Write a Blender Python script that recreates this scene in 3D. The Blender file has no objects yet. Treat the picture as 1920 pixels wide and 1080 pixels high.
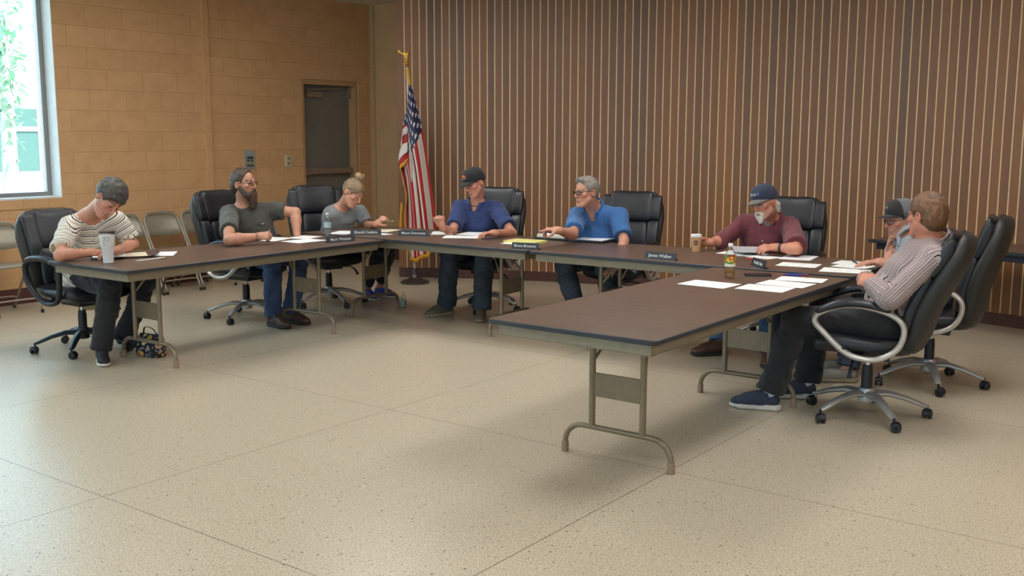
SKY, TROFF, EXPO = 5., 16., -.15
TROFFERS = [(-6.4, 6.4), (-3.9, 6.6), (-1.4, 6.3), (-7.2, 4.4), (-4.2, 4.6), (-1.2, 4.4), (1.6, 4.4), (-7.2, .8), (-3.6, .8), (0., .8), (2.8, .8), (-5.4, -3.), (-1., -3.)]
import bpy, bmesh, math, random
import numpy as np
from mathutils import Vector, Matrix
random.seed(7); np.random.seed(7)
SC = bpy.context.scene; COL = SC.collection
PI = math.pi
V3 = lambda *a: np.array(a, float)
def nrm(v): v = np.asarray(v, float); return v/np.linalg.norm(v)
# ---------------------------------------------------------------- camera
CF, CPITCH, CROLL, CH = 1936.3, 0.14795, 0.00193, 1.605
_c, _s = math.cos(CPITCH), math.sin(CPITCH)
FW = V3(0, _c, -_s); _U = V3(0, _s, _c); _R = V3(1, 0, 0)
RT = _R*math.cos(CROLL)+_U*math.sin(CROLL); UP = _U*math.cos(CROLL)-_R*math.sin(CROLL)
def _dir(u, v): return FW+RT*(u-960)/CF-UP*(v-540)/CF
def at(u, v, y):            # point of the place seen at (u, v) that stands at depth y
    d = _dir(u, v); return V3(0, 0, CH)+d*(y/d[1])
def flo(u, v, z):           # point seen at (u, v) at height z
    d = _dir(u, v); return V3(0, 0, CH)+d*((z-CH)/d[2])
cam = bpy.data.cameras.new('camera'); cam.lens = CF/1920*36; cam.sensor_width = 36; cam.clip_start = .05; cam.clip_end = 200
camo = bpy.data.objects.new('camera', cam); COL.objects.link(camo)
camo.matrix_world = Matrix(((RT[0], UP[0], -FW[0], 0), (RT[1], UP[1], -FW[1], 0), (RT[2], UP[2], -FW[2], CH), (0, 0, 0, 1)))
SC.camera = camo
# room axes (the hall is turned against the view): E1 along the back tables, E2 along the block wall
E1 = V3(.8, -.6, 0); E2 = V3(.6, .8, 0); EZ = V3(0, 0, 1)
def room(a, b, z=0.): return a*E1+b*E2+z*EZ
# ---------------------------------------------------------------- mesh builder
class MB:
    def __init__(s): s.v = []; s.f = []; s.m = []
    def add(s, vs, fs, m=0):
        o = len(s.v); s.v += [tuple(map(float, p)) for p in vs]; s.f += [tuple(i+o for i in f) for f in fs]; s.m += [m]*len(fs); return s
    def box(s, lo, hi, m=0, R=None, t=(0, 0, 0)):
        x0, y0, z0 = lo; x1, y1, z1 = hi
        vs = [(x0,y0,z0),(x1,y0,z0),(x1,y1,z0),(x0,y1,z0),(x0,y0,z1),(x1,y0,z1),(x1,y1,z1),(x0,y1,z1)]
        if R is not None: vs = [np.asarray(R)@np.array(p)+np.array(t) for p in vs]
        return s.add(vs, [(0,3,2,1),(4,5,6,7),(0,1,5,4),(1,2,6,5),(2,3,7,6),(3,0,4,7)], m)
    def obox(s, c, ax, ay, az, hx, hy, hz, m=0):   # oriented box
        ax, ay, az, c = map(np.asarray, (ax, ay, az, c))
        vs = [c+sx*hx*ax+sy*hy*ay+sz*hz*az for sz in (-1, 1) for sx, sy in ((-1,-1),(1,-1),(1,1),(-1,1))]
        return s.add(vs, [(0,3,2,1),(4,5,6,7),(0,1,5,4),(1,2,6,5),(2,3,7,6),(3,0,4,7)], m)
    def tube(s, pts, r, n=10, m=0, closed=False, sx=1., sy=1., up=None, cap=True):
        pts = [np.asarray(p, float) for p in pts]; N = len(pts)
        rr = r if hasattr(r, '__len__') else [r]*N
        prev = None; vs = []
        for i, p in enumerate(pts):
            if closed: t = pts[(i+1) % N]-pts[i-1]
            else: t = pts[min(i+1, N-1)]-pts[max(i-1, 0)]
            t = nrm(t)
            if up is not None: a = np.asarray(up, float)-np.dot(up, t)*t
            elif prev is None: a = np.cross(t, (0, 0, 1) if abs(t[2]) < .9 else (1, 0, 0))
            else: a = prev-np.dot(prev, t)*t
            a = nrm(a); prev = a; b = np.cross(t, a)
            for k in range(n):
                q = 2*PI*k/n; vs.append(p+rr[i]*(math.cos(q)*sx*a+math.sin(q)*sy*b))
        fs = []
        for i in range(N if closed else N-1):
            j = (i+1) % N
            for k in range(n): fs.append((i*n+k, i*n+(k+1) % n, j*n+(k+1) % n, j*n+k))
        if not closed and cap: fs += [tuple(range(n-1, -1, -1)), tuple((N-1)*n+k for k in range(n))]
        return s.add(vs, fs, m)
    def lathe(s, prof, c=(0, 0, 0), n=24, m=0, cap=True):   # prof: (r, z)
        vs = [(c[0]+r*math.cos(2*PI*k/n), c[1]+r*math.sin(2*PI*k/n), c[2]+z) for r, z in prof for k in range(n)]
        fs = [(i*n+k, i*n+(k+1) % n, (i+1)*n+(k+1) % n, (i+1)*n+k) for i in range(len(prof)-1) for k in range(n)]
        if cap: fs += [tuple(range(n-1, -1, -1)), tuple((len(prof)-1)*n+k for k in range(n))]
        return s.add(vs, fs, m)
    def prism(s, poly, z0, z1, m=0, f=None):     # poly in xy extruded in z; f maps points
        n = len(poly); f = f or (lambda p: p)
        vs = [f((x, y, z0)) for x, y in poly]+[f((x, y, z1)) for x, y in poly]
        return s.add(vs, [tuple(range(n-1, -1, -1)), tuple(range(n, 2*n))]+[(i, (i+1) % n, n+(i+1) % n, n+i) for i in range(n)], m)
    def grid(s, P, m=0, closed_u=False):          # P[i][j] points
        P = np.asarray(P, float); a, b = P.shape[:2]
        fs = [(i*b+j, i*b+j+1, ((i+1) % a)*b+j+1, ((i+1) % a)*b+j) for i in range(a if closed_u else a-1) for j in range(b-1)]
        return s.add(P.reshape(-1, 3), fs, m)
    def sphere(s, c, r, n=12, m=0, sc=(1, 1, 1)):
        prof = [(max(1e-4, math.sin(PI*i/n)), -math.cos(PI*i/n)) for i in range(n+1)]
        k = 2*n; vs = [(c[0]+a*r*sc[0]*math.cos(2*PI*j/k), c[1]+a*r*sc[1]*math.sin(2*PI*j/k), c[2]+z*r*sc[2]) for a, z in prof for j in range(k)]
        return s.add(vs, [(i*k+j, i*k+(j+1) % k, (i+1)*k+(j+1) % k, (i+1)*k+j) for i in range(n) for j in range(k)], m)
def rrect(x0, y0, x1, y1, r, n=6):
    out = []
    for cx, cy, a in ((x1-r, y0+r, -PI/2), (x1-r, y1-r, 0), (x0+r, y1-r, PI/2), (x0+r, y0+r, PI)):
        out += [(cx+r*math.cos(a+PI/2*i/n), cy+r*math.sin(a+PI/2*i/n)) for i in range(n+1)]
    return out
def cat(P, n=8, closed=False):       # Catmull-Rom through control points
    P = [np.asarray(p, float) for p in P]; N = len(P); out = []
    for i in range(N if closed else N-1):
        g = (lambda k: P[k % N]) if closed else (lambda k: P[min(max(k, 0), N-1)])
        p0, p1, p2, p3 = g(i-1), g(i), g(i+1), g(i+2)
        for k in range(n):
            t = k/n; out.append(.5*((2*p1)+(-p0+p2)*t+(2*p0-5*p1+4*p2-p3)*t*t+(-p0+3*p1-3*p2+p3)*t**3))
    if not closed: out.append(P[-1])
    return out
def link(o, parent=None):
    COL.objects.link(o)
    if parent is not None: o.parent = parent
    return o
def obj(name, mb, mats, parent=None, smooth=False, bevel=0, seg=2, subd=0, loc=None, rz=None):
    me = bpy.data.meshes.new(name); me.from_pydata(mb.v, [], mb.f)
    for m in (mats if isinstance(mats, (list, tuple)) else [mats]): me.materials.append(m)
    if max(mb.m, default=0): me.polygons.foreach_set('material_index', mb.m)
    bm = bmesh.new(); bm.from_mesh(me)
    bmesh.ops.recalc_face_normals(bm, faces=bm.faces); bm.to_mesh(me); bm.free()
    o = bpy.data.objects.new(name, me); link(o, parent)
    if smooth:
        me.polygons.foreach_set('use_smooth', [True]*len(me.polygons))
        if smooth != 'all':
            me.set_sharp_from_angle(angle=math.radians(38))
    if bevel:
        b = o.modifiers.new('b', 'BEVEL'); b.width = bevel; b.segments = seg; b.limit_method = 'ANGLE'; b.angle_limit = math.radians(40)
    if subd:
        b = o.modifiers.new('s', 'SUBSURF'); b.levels = subd; b.render_levels = subd
    if loc is not None: o.location = loc
    if rz is not None: o.rotation_euler = (0, 0, rz)
    return o
def tag(o, label, cat_, group=None):
    o['label'] = label; o['category'] = cat_
    if group: o['group'] = group
    return o
def thing(name, label, cat_, loc=(0, 0, 0), rz=0, group=None):
    o = bpy.data.objects.new(name, None); o.empty_display_size = .1; link(o); o.location = loc; o.rotation_euler = (0, 0, rz)
    return tag(o, label, cat_, group)
def struct(name, mb, mats, parent=None, **k):
    o = obj(name, mb, mats, parent, **k); o['kind'] = 'structure'; return o
def dup(root, loc, rz, label, group=None):
    r = root.copy(); COL.objects.link(r); r.location = loc; r.rotation_euler = (0, 0, rz); r['label'] = label
    if group: r['group'] = group
    for ch in list(root.children):
        c = ch.copy(); COL.objects.link(c); c.parent = r
        for g in list(ch.children):
            d = g.copy(); COL.objects.link(d); d.parent = c
    return r
# ---------------------------------------------------------------- materials
def hexl(r, g, b):
    f = lambda c: (c/255/12.92 if c/255 <= .04045 else ((c/255+.055)/1.055)**2.4)
    return (f(r), f(g), f(b), 1)
class NT:
    def __init__(s, name):
        s.m = bpy.data.materials.new(name); s.m.use_nodes = True; s.t = s.m.node_tree
        s.b = s.t.nodes['Principled BSDF']; s.out = s.t.nodes['Material Output']
    def n(s, typ, **kw):
        x = s.t.nodes.new(typ)
        for k, v in kw.items():
            if k.startswith('i_'): x.inputs[k[2:].replace('_', ' ')].default_value = v
            else: setattr(x, k, v)
        return x
    def l(s, a, b): s.t.links.new(a, b)
    def inp(s, x, i, v):
        if hasattr(v, 'is_output') or isinstance(v, bpy.types.NodeSocket): s.l(v, x.inputs[i])
        else: x.inputs[i].default_value = v
    def math(s, op, a, b=0., c=None):
        x = s.n('ShaderNodeMath', operation=op); s.inp(x, 0, a); s.inp(x, 1, b)
        if c is not None: s.inp(x, 2, c)
        return x.outputs[0]
    def mix(s, f, a, b, typ='MIX'):
        x = s.n('ShaderNodeMix', data_type='RGBA', blend_type=typ); s.inp(x, 0, f); s.inp(x, 6, a); s.inp(x, 7, b); return x.outputs[2]
    def ramp(s, f, stops, interp='LINEAR'):
        x = s.n('ShaderNodeValToRGB'); x.color_ramp.interpolation = interp
        e = x.color_ramp.elements
        while len(e) < len(stops): e.new(.5)
        for i, (p, c) in enumerate(stops): e[i].position = p; e[i].color = c if len(c) == 4 else (*c, 1)
        s.l(f, x.inputs[0]); return x.outputs[0]
    def coord(s, kind='Object'): return s.n('ShaderNodeTexCoord').outputs[kind]
    def map(s, v, scale=(1, 1, 1), rot=(0, 0, 0), loc=(0, 0, 0)):
        x = s.n('ShaderNodeMapping'); s.l(v, x.inputs[0]); x.inputs['Scale'].default_value = scale; x.inputs['Rotation'].default_value = rot; x.inputs['Location'].default_value = loc; return x.outputs[0]
    def noise(s, v, scale, detail=3, rough=.5):
        x = s.n('ShaderNodeTexNoise'); s.l(v, x.inputs['Vector']); x.inputs['Scale'].default_value = scale; x.inputs['Detail'].default_value = detail; x.inputs['Roughness'].default_value = rough; return x.outputs[0]
    def vor(s, v, scale, out='Distance', feature='F1', rnd=1.):
        x = s.n('ShaderNodeTexVoronoi', feature=feature); s.l(v, x.inputs['Vector']); x.inputs['Scale'].default_value = scale; x.inputs['Randomness'].default_value = rnd; return x.outputs[out]
    def bump(s, h, strength=.3, dist=.01):
        x = s.n('ShaderNodeBump'); s.l(h, x.inputs['Height']); x.inputs['Strength'].default_value = strength; x.inputs['Distance'].default_value = dist; s.l(x.outputs[0], s.b.inputs['Normal'])
    def col(s, c): s.inp(s.b, 'Base Color', c)
    def set(s, rough=.5, metal=0., **k):
        s.b.inputs['Roughness'].default_value = rough; s.b.inputs['Metallic'].default_value = metal
        for a, v in k.items(): s.b.inputs[a.replace('_', ' ')].default_value = v
        return s.m
def plain(name, c, rough=.5, metal=0., nscale=40, var=.12, bump=0., bdist=.003, **k):
    t = NT(name); co = t.coord(); nz = t.noise(co, nscale, 4)
    c = tuple(c) if len(c) == 4 else (*c, 1)
    d = tuple(x*(1-var) for x in c[:3])+(1,); e = tuple(min(1, x*(1+var)) for x in c[:3])+(1,)
    t.col(t.ramp(nz, [(.3, d), (.7, e)]))
    if bump: t.bump(nz, bump, bdist)
    return t.set(rough, metal, **k)
def m_floor():
    t = NT('terrazzo'); co = t.coord()
    rc = t.map(co, rot=(0, 0, math.atan2(.6, .8)))          # into the hall's axes
    big = t.noise(co, .5, 3); fine = t.noise(co, 130, 2)
    base = t.ramp(fine, [(.35, hexl(158, 146, 124)), (.5, hexl(196, 184, 161)), (.66, hexl(214, 203, 182))])
    base = t.mix(t.math('MULTIPLY', big, .25), base, hexl(190, 174, 146))
    rcs = t.map(rc, scale=(1., 1.5, 1.)); s1 = t.vor(rcs, 30, 'Distance'); c1 = t.vor(rcs, 30, 'Color')
    sep = t.n('ShaderNodeSeparateColor'); t.l(c1, sep.inputs[0])
    rad = t.math('MULTIPLY', t.math('POWER', sep.outputs[0], 2.2), .21)
    chip = t.math('LESS_THAN', s1, rad)
    base = t.mix(chip, base, t.ramp(sep.outputs[1], [(0, hexl(52, 46, 40)), (.45, hexl(104, 88, 68)), (1, hexl(150, 120, 84))]))
    s2 = t.vor(rc, 75, 'Distance'); c2 = t.vor(rc, 75, 'Color')
    sp = t.n('ShaderNodeSeparateColor'); t.l(c2, sp.inputs[0])
    chip2 = t.math('LESS_THAN', s2, t.math('MULTIPLY', sp.outputs[0], .36))
    base = t.mix(t.math('MULTIPLY', chip2, .8), base, t.ramp(sp.outputs[1], [(0, hexl(120, 100, 74)), (.5, hexl(176, 150, 112)), (1, hexl(236, 226, 204))]))
    xyz = t.n('ShaderNodeSeparateXYZ'); t.l(rc, xyz.inputs[0])
    def line(o, off):
        fr = t.math('FRACT', t.math('DIVIDE', t.math('ADD', o, off+18.4), 1.85))
        return t.math('GREATER_THAN', t.math('ABSOLUTE', t.math('SUBTRACT', fr, .5)), .5-.0016)
    ln = t.math('MAXIMUM', line(xyz.outputs[0], 2.367), line(xyz.outputs[1], -.494))
    base = t.mix(t.math('MULTIPLY', ln, .75), base, hexl(96, 80, 60))
    t.col(base); t.inp(t.b, 'Roughness', t.math('ADD', t.math('MULTIPLY', big, .1), .24))
    t.b.inputs['Specular IOR Level'].default_value = .5
    return t.m
def m_block():
    t = NT('painted_block'); co = t.coord()
    b = t.n('ShaderNodeTexBrick', offset=.5, squash=1.); t.l(co, b.inputs['Vector'])
    for k, v in (('Scale', 1.), ('Brick Width', .406), ('Row Height', .203), ('Mortar Size', .0035), ('Mortar Smooth', .4), ('Bias', 0.)): b.inputs[k].default_value = v
    b.inputs['Color1'].default_value = hexl(222, 178, 130); b.inputs['Color2'].default_value = hexl(212, 168, 120); b.inputs['Mortar'].default_value = hexl(190, 144, 98)
    mott = t.noise(co, 6, 6, .65); m2 = t.noise(co, 1.3, 3)
    c = t.mix(t.math('MULTIPLY', t.math('POWER', mott, 1.6), 1.1), b.outputs[0], hexl(184, 136, 90))
    c = t.mix(t.math('MULTIPLY', m2, .4), c, hexl(226, 182, 130))
    t.col(c)
    h = t.math('SUBTRACT', t.math('MULTIPLY', mott, .6), b.outputs['Fac'])
    t.bump(h, .6, .006); return t.set(.62)
def m_slat():
    t = NT('redwood_slat'); g = t.n('ShaderNodeNewGeometry'); co = t.coord()
    r = g.outputs['Random Per Island']
    base = t.ramp(r, [(0, hexl(108, 80, 58)), (.18, hexl(148, 98, 60)), (.4, hexl(132, 88, 58)), (.62, hexl(158, 102, 58)), (.8, hexl(114, 84, 68)), (1, hexl(164, 106, 54))])
    gr = t.noise(t.map(co, scale=(1, 1, .03)), 90, 4, .6); lo = t.noise(t.map(co, scale=(1, 1, .35)), 3, 3)
    c = t.mix(t.math('MULTIPLY', gr, .5), base, hexl(84, 58, 38)); c = t.mix(t.math('MULTIPLY', lo, .35), c, hexl(150, 106, 70))
    t.col(c); t.bump(gr, .15, .002); return t.set(.5)
def m_wood(name, c0, c1, c2, axis=1, rough=.32, sc=1.):
    t = NT(name); co = t.coord()
    s = [26*sc, 26*sc, 26*sc]; s[axis] = 1.2*sc
    g = t.noise(t.map(co, scale=tuple(s)), 2.2, 6, .62); w = t.noise(t.map(co, scale=tuple(x*.4 for x in s)), 2, 2)
    c = t.ramp(g, [(.3, c0), (.5, c1), (.72, c2)]); c = t.mix(t.math('MULTIPLY', w, .35), c, c0)
    t.col(c); t.set(rough); return t.m
def m_glass(name='clear_glass', tint=(1, 1, 1, 1), gl=.08):
    t = NT(name); a = t.n('ShaderNodeBsdfTransparent'); a.inputs[0].default_value = tint
    b = t.n('ShaderNodeBsdfGlossy'); b.inputs['Roughness'].default_value = .03
    lw = t.n('ShaderNodeLayerWeight'); lw.inputs[0].default_value = .25
    m = t.n('ShaderNodeMixShader'); t.l(t.math('ADD', t.math('MULTIPLY', lw.outputs['Fresnel'], .5), gl*.2), m.inputs[0]); t.l(a.outputs[0], m.inputs[1]); t.l(b.outputs[0], m.inputs[2]); t.l(m.outputs[0], t.out.inputs[0])
    return t.m
def m_paper(name='white_paper', c=(238, 238, 234), lines=True):
    t = NT(name); co = t.coord(); c = hexl(*c)
    if lines:
        x = t.n('ShaderNodeSeparateXYZ'); t.l(co, x.inputs[0])
        rows = t.math('LESS_THAN', t.math('FRACT', t.math('MULTIPLY', x.outputs[1], 95.)), .34)
        wd = t.math('GREATER_THAN', t.noise(t.map(co, scale=(1, .02, 1)), 160, 1), .47)
        blk = t.math('GREATER_THAN', t.noise(t.map(co, scale=(.3, 1, 1)), 22, 1), .5)
        inx = t.math('LESS_THAN', t.math('ABSOLUTE', x.outputs[0]), .085); iny = t.math('LESS_THAN', t.math('ABSOLUTE', x.outputs[1]), .118)
        f = t.math('MULTIPLY', t.math('MULTIPLY', rows, wd), t.math('MULTIPLY', t.math('MULTIPLY', inx, iny), blk))
        t.col(t.mix(t.math('MULTIPLY', f, .55), c, hexl(90, 90, 95)))
    else: t.col(c)
    return t.set(.8)
def m_leather(name, c, rough=.38):
    t = NT(name); co = t.coord(); v = t.vor(co, 260, 'Distance'); n = t.noise(co, 7, 3)
    t.col(t.ramp(n, [(.3, tuple(x*.8 for x in c[:3])+(1,)), (.7, tuple(x*1.25 for x in c[:3])+(1,))]))
    h = t.math('ADD', t.math('MULTIPLY', v, .12), t.noise(co, 14, 3)); t.bump(h, .25, .006); return t.set(rough)
def m_cloth(name, c, scale=420, var=.16, wr=.35, rough=.85, c2=None):
    t = NT(name); co = t.coord(); w = t.noise(co, scale, 2); f = t.noise(co, 11, 3); g = t.noise(co, 26, 2)
    wr = min(1., wr*1.7); c = tuple(c[:3]); d = c2[:3] if c2 else tuple(x*(1-var) for x in c)
    t.col(t.ramp(t.math('ADD', t.math('MULTIPLY', w, .6), t.math('MULTIPLY', f, .4)), [(.35, (*d, 1)), (.65, (*c, 1))]))
    t.bump(t.math('ADD', f, t.math('MULTIPLY', g, .5)), wr, .02)
    t.b.inputs['Sheen Weight'].default_value = .15
    return t.set(rough)
def m_denim(name, c, fade):
    t = NT(name); co = t.coord(); w = t.noise(co, 300, 2); f = t.noise(co, 7, 3); g = t.noise(co, 24, 2)
    a = t.math('ADD', t.math('MULTIPLY', w, .45), t.math('MULTIPLY', f, .55))
    t.col(t.ramp(a, [(.36, c), (.64, fade)])); t.bump(t.math('ADD', f, t.math('MULTIPLY', g, .6)), .4, .02); return t.set(.85)
def m_attr(name, rough=.5, **k):
    t = NT(name); a = t.n('ShaderNodeAttribute', attribute_name='Col'); n = t.noise(t.coord(), 60, 3)
    t.col(t.mix(t.math('MULTIPLY', n, .22), a.outputs[0], hexl(120, 60, 45), 'MULTIPLY')); t.bump(t.noise(t.coord(), 220, 2), .08, .002)
    return t.set(rough, **k)
def m_stripe():       # off-white jersey with thin dark stripes in bands
    t = NT('striped_jersey'); a = t.n('ShaderNodeAttribute', attribute_name='pat'); x = t.n('ShaderNodeSeparateXYZ'); t.l(a.outputs['Vector'], x.inputs[0])
    y = x.outputs[1]
    f = t.math('FRACT', t.math('DIVIDE', y, .047))
    s1 = t.math('LESS_THAN', f, .13); s2 = t.math('MULTIPLY', t.math('GREATER_THAN', f, .3), t.math('LESS_THAN', f, .40)); s3 = t.math('MULTIPLY', t.math('GREATER_THAN', f, .62), t.math('LESS_THAN', f, .70))
    c = t.mix(s1, hexl(226, 220, 208), hexl(58, 54, 56)); c = t.mix(s2, c, hexl(92, 84, 80)); c = t.mix(s3, c, hexl(160, 142, 112))
    t.col(c); co = t.coord(); t.bump(t.noise(co, 13, 3), .3, .02); return t.set(.85)
def m_check():        # shirt with dark pinstripes one way and finer lines the other
    t = NT('checked_shirting'); a = t.n('ShaderNodeAttribute', attribute_name='pat'); x = t.n('ShaderNodeSeparateXYZ'); t.l(a.outputs['Vector'], x.inputs[0])
    def ln(o, p, w, off=0.): return t.math('LESS_THAN', t.math('FRACT', t.math('ADD', t.math('DIVIDE', o, p), 40.+off)), w)
    c = t.mix(t.math('MULTIPLY', ln(x.outputs[1], .0125, .2), .5), hexl(176, 160, 158), hexl(92, 72, 78))
    c = t.mix(ln(x.outputs[0], .0135, .2), c, hexl(38, 32, 42))
    c = t.mix(t.math('MULTIPLY', ln(x.outputs[0], .027, .12, .3), .6), c, hexl(120, 78, 70))
    t.col(c); t.bump(t.noise(t.coord(), 12, 3), .35, .02); return t.set(.85)
def m_hair(name, c0, c1):
    t = NT(name); co = t.coord(); n = t.noise(t.map(co, scale=(1, 1, .25)), 95, 4, .7); b = t.noise(co, 16, 2)
    t.col(t.ramp(t.math('ADD', t.math('MULTIPLY', n, .65), t.math('MULTIPLY', b, .35)), [(.36, c0), (.62, c1)])); t.bump(n, .6, .006); return t.set(.5)
def m_flag():
    # u = down the hoist (0..1), v = along the fly (0..1); true colours of the cloth with its stars
    t = NT('flag_cloth'); a = t.n('ShaderNodeAttribute', attribute_name='pat'); x = t.n('ShaderNodeSeparateXYZ'); t.l(a.outputs['Vector'], x.inputs[0])
    u, v = x.outputs[0], x.outputs[1]
    st = t.math('LESS_THAN', t.math('FRACT', t.math('MULTIPLY', u, 6.5)), .5)
    c = t.mix(st, hexl(222, 212, 200), hexl(168, 30, 32))
    can = t.math('MULTIPLY', t.math('LESS_THAN', u, 7/13), t.math('LESS_THAN', v, .4))
    def stars(nu, nv, ou, ov):
        fu = t.math('SUBTRACT', t.math('FRACT', t.math('ADD', t.math('MULTIPLY', u, nu/(7/13)), ou)), .5); fv = t.math('SUBTRACT', t.math('FRACT', t.math('ADD', t.math('MULTIPLY', v, nv/.4), ov)), .5)
        du = t.math('MULTIPLY', fu, .91*(7/13)/nu); dv = t.math('MULTIPLY', fv, 1.52*.4/nv)
        r = t.math('SQRT', t.math('ADD', t.math('MULTIPLY', du, du), t.math('MULTIPLY', dv, dv)))
        ang = t.math('ARCTAN2', dv, du); pt = t.math('MULTIPLY', t.math('COSINE', t.math('MULTIPLY', ang, 5.)), .0055)
        return t.math('LESS_THAN', r, t.math('ADD', pt, .0165))
    s = t.math('MAXIMUM', stars(5, 6, 0, 0), stars(5, 6, .5, .5))
    blue = t.mix(s, hexl(40, 42, 78), hexl(228, 224, 214))
    t.col(t.mix(can, c, blue)); t.bump(t.noise(t.coord(), 40, 2), .1, .004); return t.set(.6)
def m_floral():
    t = NT('quilted_floral'); co = t.coord(); c = hexl(30, 30, 38)
    for sc, off, cols, th in ((16, 0, [(0, hexl(206, 92, 72)), (.4, hexl(226, 182, 60)), (.7, hexl(222, 200, 170)), (1, hexl(150, 60, 70))], .3), (27, 3, [(0, hexl(196, 170, 66)), (.5, hexl(150, 130, 170)), (1, hexl(214, 160, 130))], .28), (40, 7, [(0, hexl(90, 120, 90)), (1, hexl(200, 200, 190))], .2)):
        mp = t.map(co, loc=(off, off*.7, off*.3)); d = t.vor(mp, sc, 'Distance'); cc = t.vor(mp, sc, 'Color')
        s = t.n('ShaderNodeSeparateColor'); t.l(cc, s.inputs[0])
        wob = t.math('ADD', d, t.math('MULTIPLY', t.noise(mp, sc*4, 2), .25))
        on = t.math('MULTIPLY', t.math('LESS_THAN', wob, th+.2), t.math('GREATER_THAN', s.outputs[1], .2))
        fc = t.ramp(s.outputs[0], cols); fc = t.mix(t.math('LESS_THAN', wob, .18), fc, hexl(70, 46, 34))
        c = t.mix(on, c, fc)
    t.col(c); q = t.vor(co, 22, 'Distance', 'DISTANCE_TO_EDGE'); t.bump(q, .4, .01); return t.set(.85)
M = {}
M['floor'] = m_floor(); M['block'] = m_block(); M['slat'] = m_slat()
M['backing'] = plain('pale_backing', hexl(232, 198, 152), .7, nscale=20, var=.06)
M['plinth'] = m_wood('dark_plinth', hexl(70, 42, 34), hexl(88, 54, 44), hexl(104, 66, 52), 0, .45)
M['beige'] = plain('beige_plaster', hexl(204, 168, 124), .75, nscale=5, var=.06, bump=.1)
M['ceil'] = plain('ceiling_board', hexl(214, 206, 192), .9, nscale=60, var=.06)
M['baseb'] = plain('maroon_base', hexl(84, 44, 40), .5, nscale=12)
M['white'] = plain('white_paint', hexl(226, 224, 222), .55, nscale=14, var=.05)
M['alu'] = plain('window_aluminium', hexl(150, 148, 146), .4, .6, nscale=30, var=.06)
M['glass'] = m_glass()
M['door'] = plain('door_paint', hexl(122, 117, 108), .5, nscale=6, var=.06)
M['frame'] = plain('door_frame_paint', hexl(190, 150, 106), .5, nscale=8, var=.06)
M['bar'] = plain('exit_bar_metal', hexl(166, 150, 132), .4, .6, nscale=20)
M['ivory'] = plain('ivory_plastic', hexl(206, 194, 156), .45, var=.04)
M['steel'] = plain('plate_steel', hexl(176, 172, 160), .4, .3, var=.05)
M['top'] = m_wood('walnut_laminate', hexl(80, 61, 51), hexl(104, 82, 68), hexl(120, 99, 84), 1, .36)
M['edge'] = plain('black_edge', hexl(44, 46, 52), .45, nscale=60, var=.1)
M['apron'] = plain('taupe_enamel', hexl(140, 128, 108), .4, .2, nscale=25, var=.1)
M['legs'] = plain('taupe_tube', hexl(132, 116, 94), .36, .35, nscale=25, var=.1)
M['cap'] = plain('foot_cap', hexl(142, 118, 98), .6)
M['leather'] = m_leather('black_leather', hexl(30, 31, 36)); M['leather2'] = m_leather('back_leather', hexl(38, 37, 36), .5)
M['plastic'] = plain('black_plastic', hexl(30, 31, 35), .42, nscale=60, var=.1)
M['silver'] = plain('silver_paint', hexl(196, 190, 184), .32, .55, nscale=40, var=.05)
M['chrome'] = plain('chrome', hexl(205, 205, 210), .15, 1.)
M['base_al'] = plain('cast_aluminium', hexl(186, 184, 182), .38, .6, nscale=30, var=.06)
M['fold'] = plain('folding_chair_enamel', hexl(158, 150, 134), .4, .25, nscale=18, var=.07)
M['paper'] = m_paper(); M['blank'] = m_paper('blank_paper', (236, 237, 240), False); M['cream'] = m_paper('cream_paper', (232, 224, 198))
M['yellow'] = m_paper('yellow_paper', (226, 216, 130)); M['manila'] = m_paper('manila', (214, 192, 132), False)
M['greypaper'] = m_paper('grey_paper', (176, 176, 178))
M['plate'] = plain('nameplate_black', hexl(40, 46, 54), .4, nscale=40, var=.06); M['letter'] = plain('engraved_white', hexl(214, 214, 210), .6, var=.03)
M['gold'] = plain('gilt', hexl(206, 158, 60), .35, .8, nscale=60); M['fringe'] = plain('gold_fringe', hexl(214, 158, 40), .7, nscale=220, var=.3, bump=.5)
M['polew'] = plain('white_pole', hexl(196, 186, 172), .35, .2); M['flag'] = m_flag(); M['floral'] = m_floral()
M['wood'] = M['plinth']
# ================================================================ the hall
LW, FARW, REARW, CEIL = -9.545, 9.7, -6., 3.215        # block wall (E1), far wall (E2), wall behind the camera, ceiling height
AC = V3(-2.172, 3.563, 0); AR = 8.117                  # the slat wall is an arc about AC
def on_arc(a, r, z=0.): return AC+V3(math.cos(a)*r, math.sin(a)*r, z)
A0, A1 = math.radians(83.6), math.radians(-34)
RWALL = 4.24
mb = MB(); P = [room(LW-.6, REARW-.4), room(RWALL+.6, REARW-.4), room(RWALL+.6, FARW+.6), room(LW-.6, FARW+.6)]
mb.add(P, [(0, 1, 2, 3)]); mb.add([p-EZ*.2 for p in P], [(3, 2, 1, 0)])
mb.add([p-EZ*k for k in (0, .2) for p in P], [(0, 4, 5, 1), (1, 5, 6, 2), (2, 6, 7, 3), (3, 7, 4, 0)]); struct('floor', mb, M['floor'])
mb = MB(); mb.prism([tuple(p[:2]) for p in P], CEIL, CEIL+.15); struct('ceiling', mb, M['ceil'])
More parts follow.
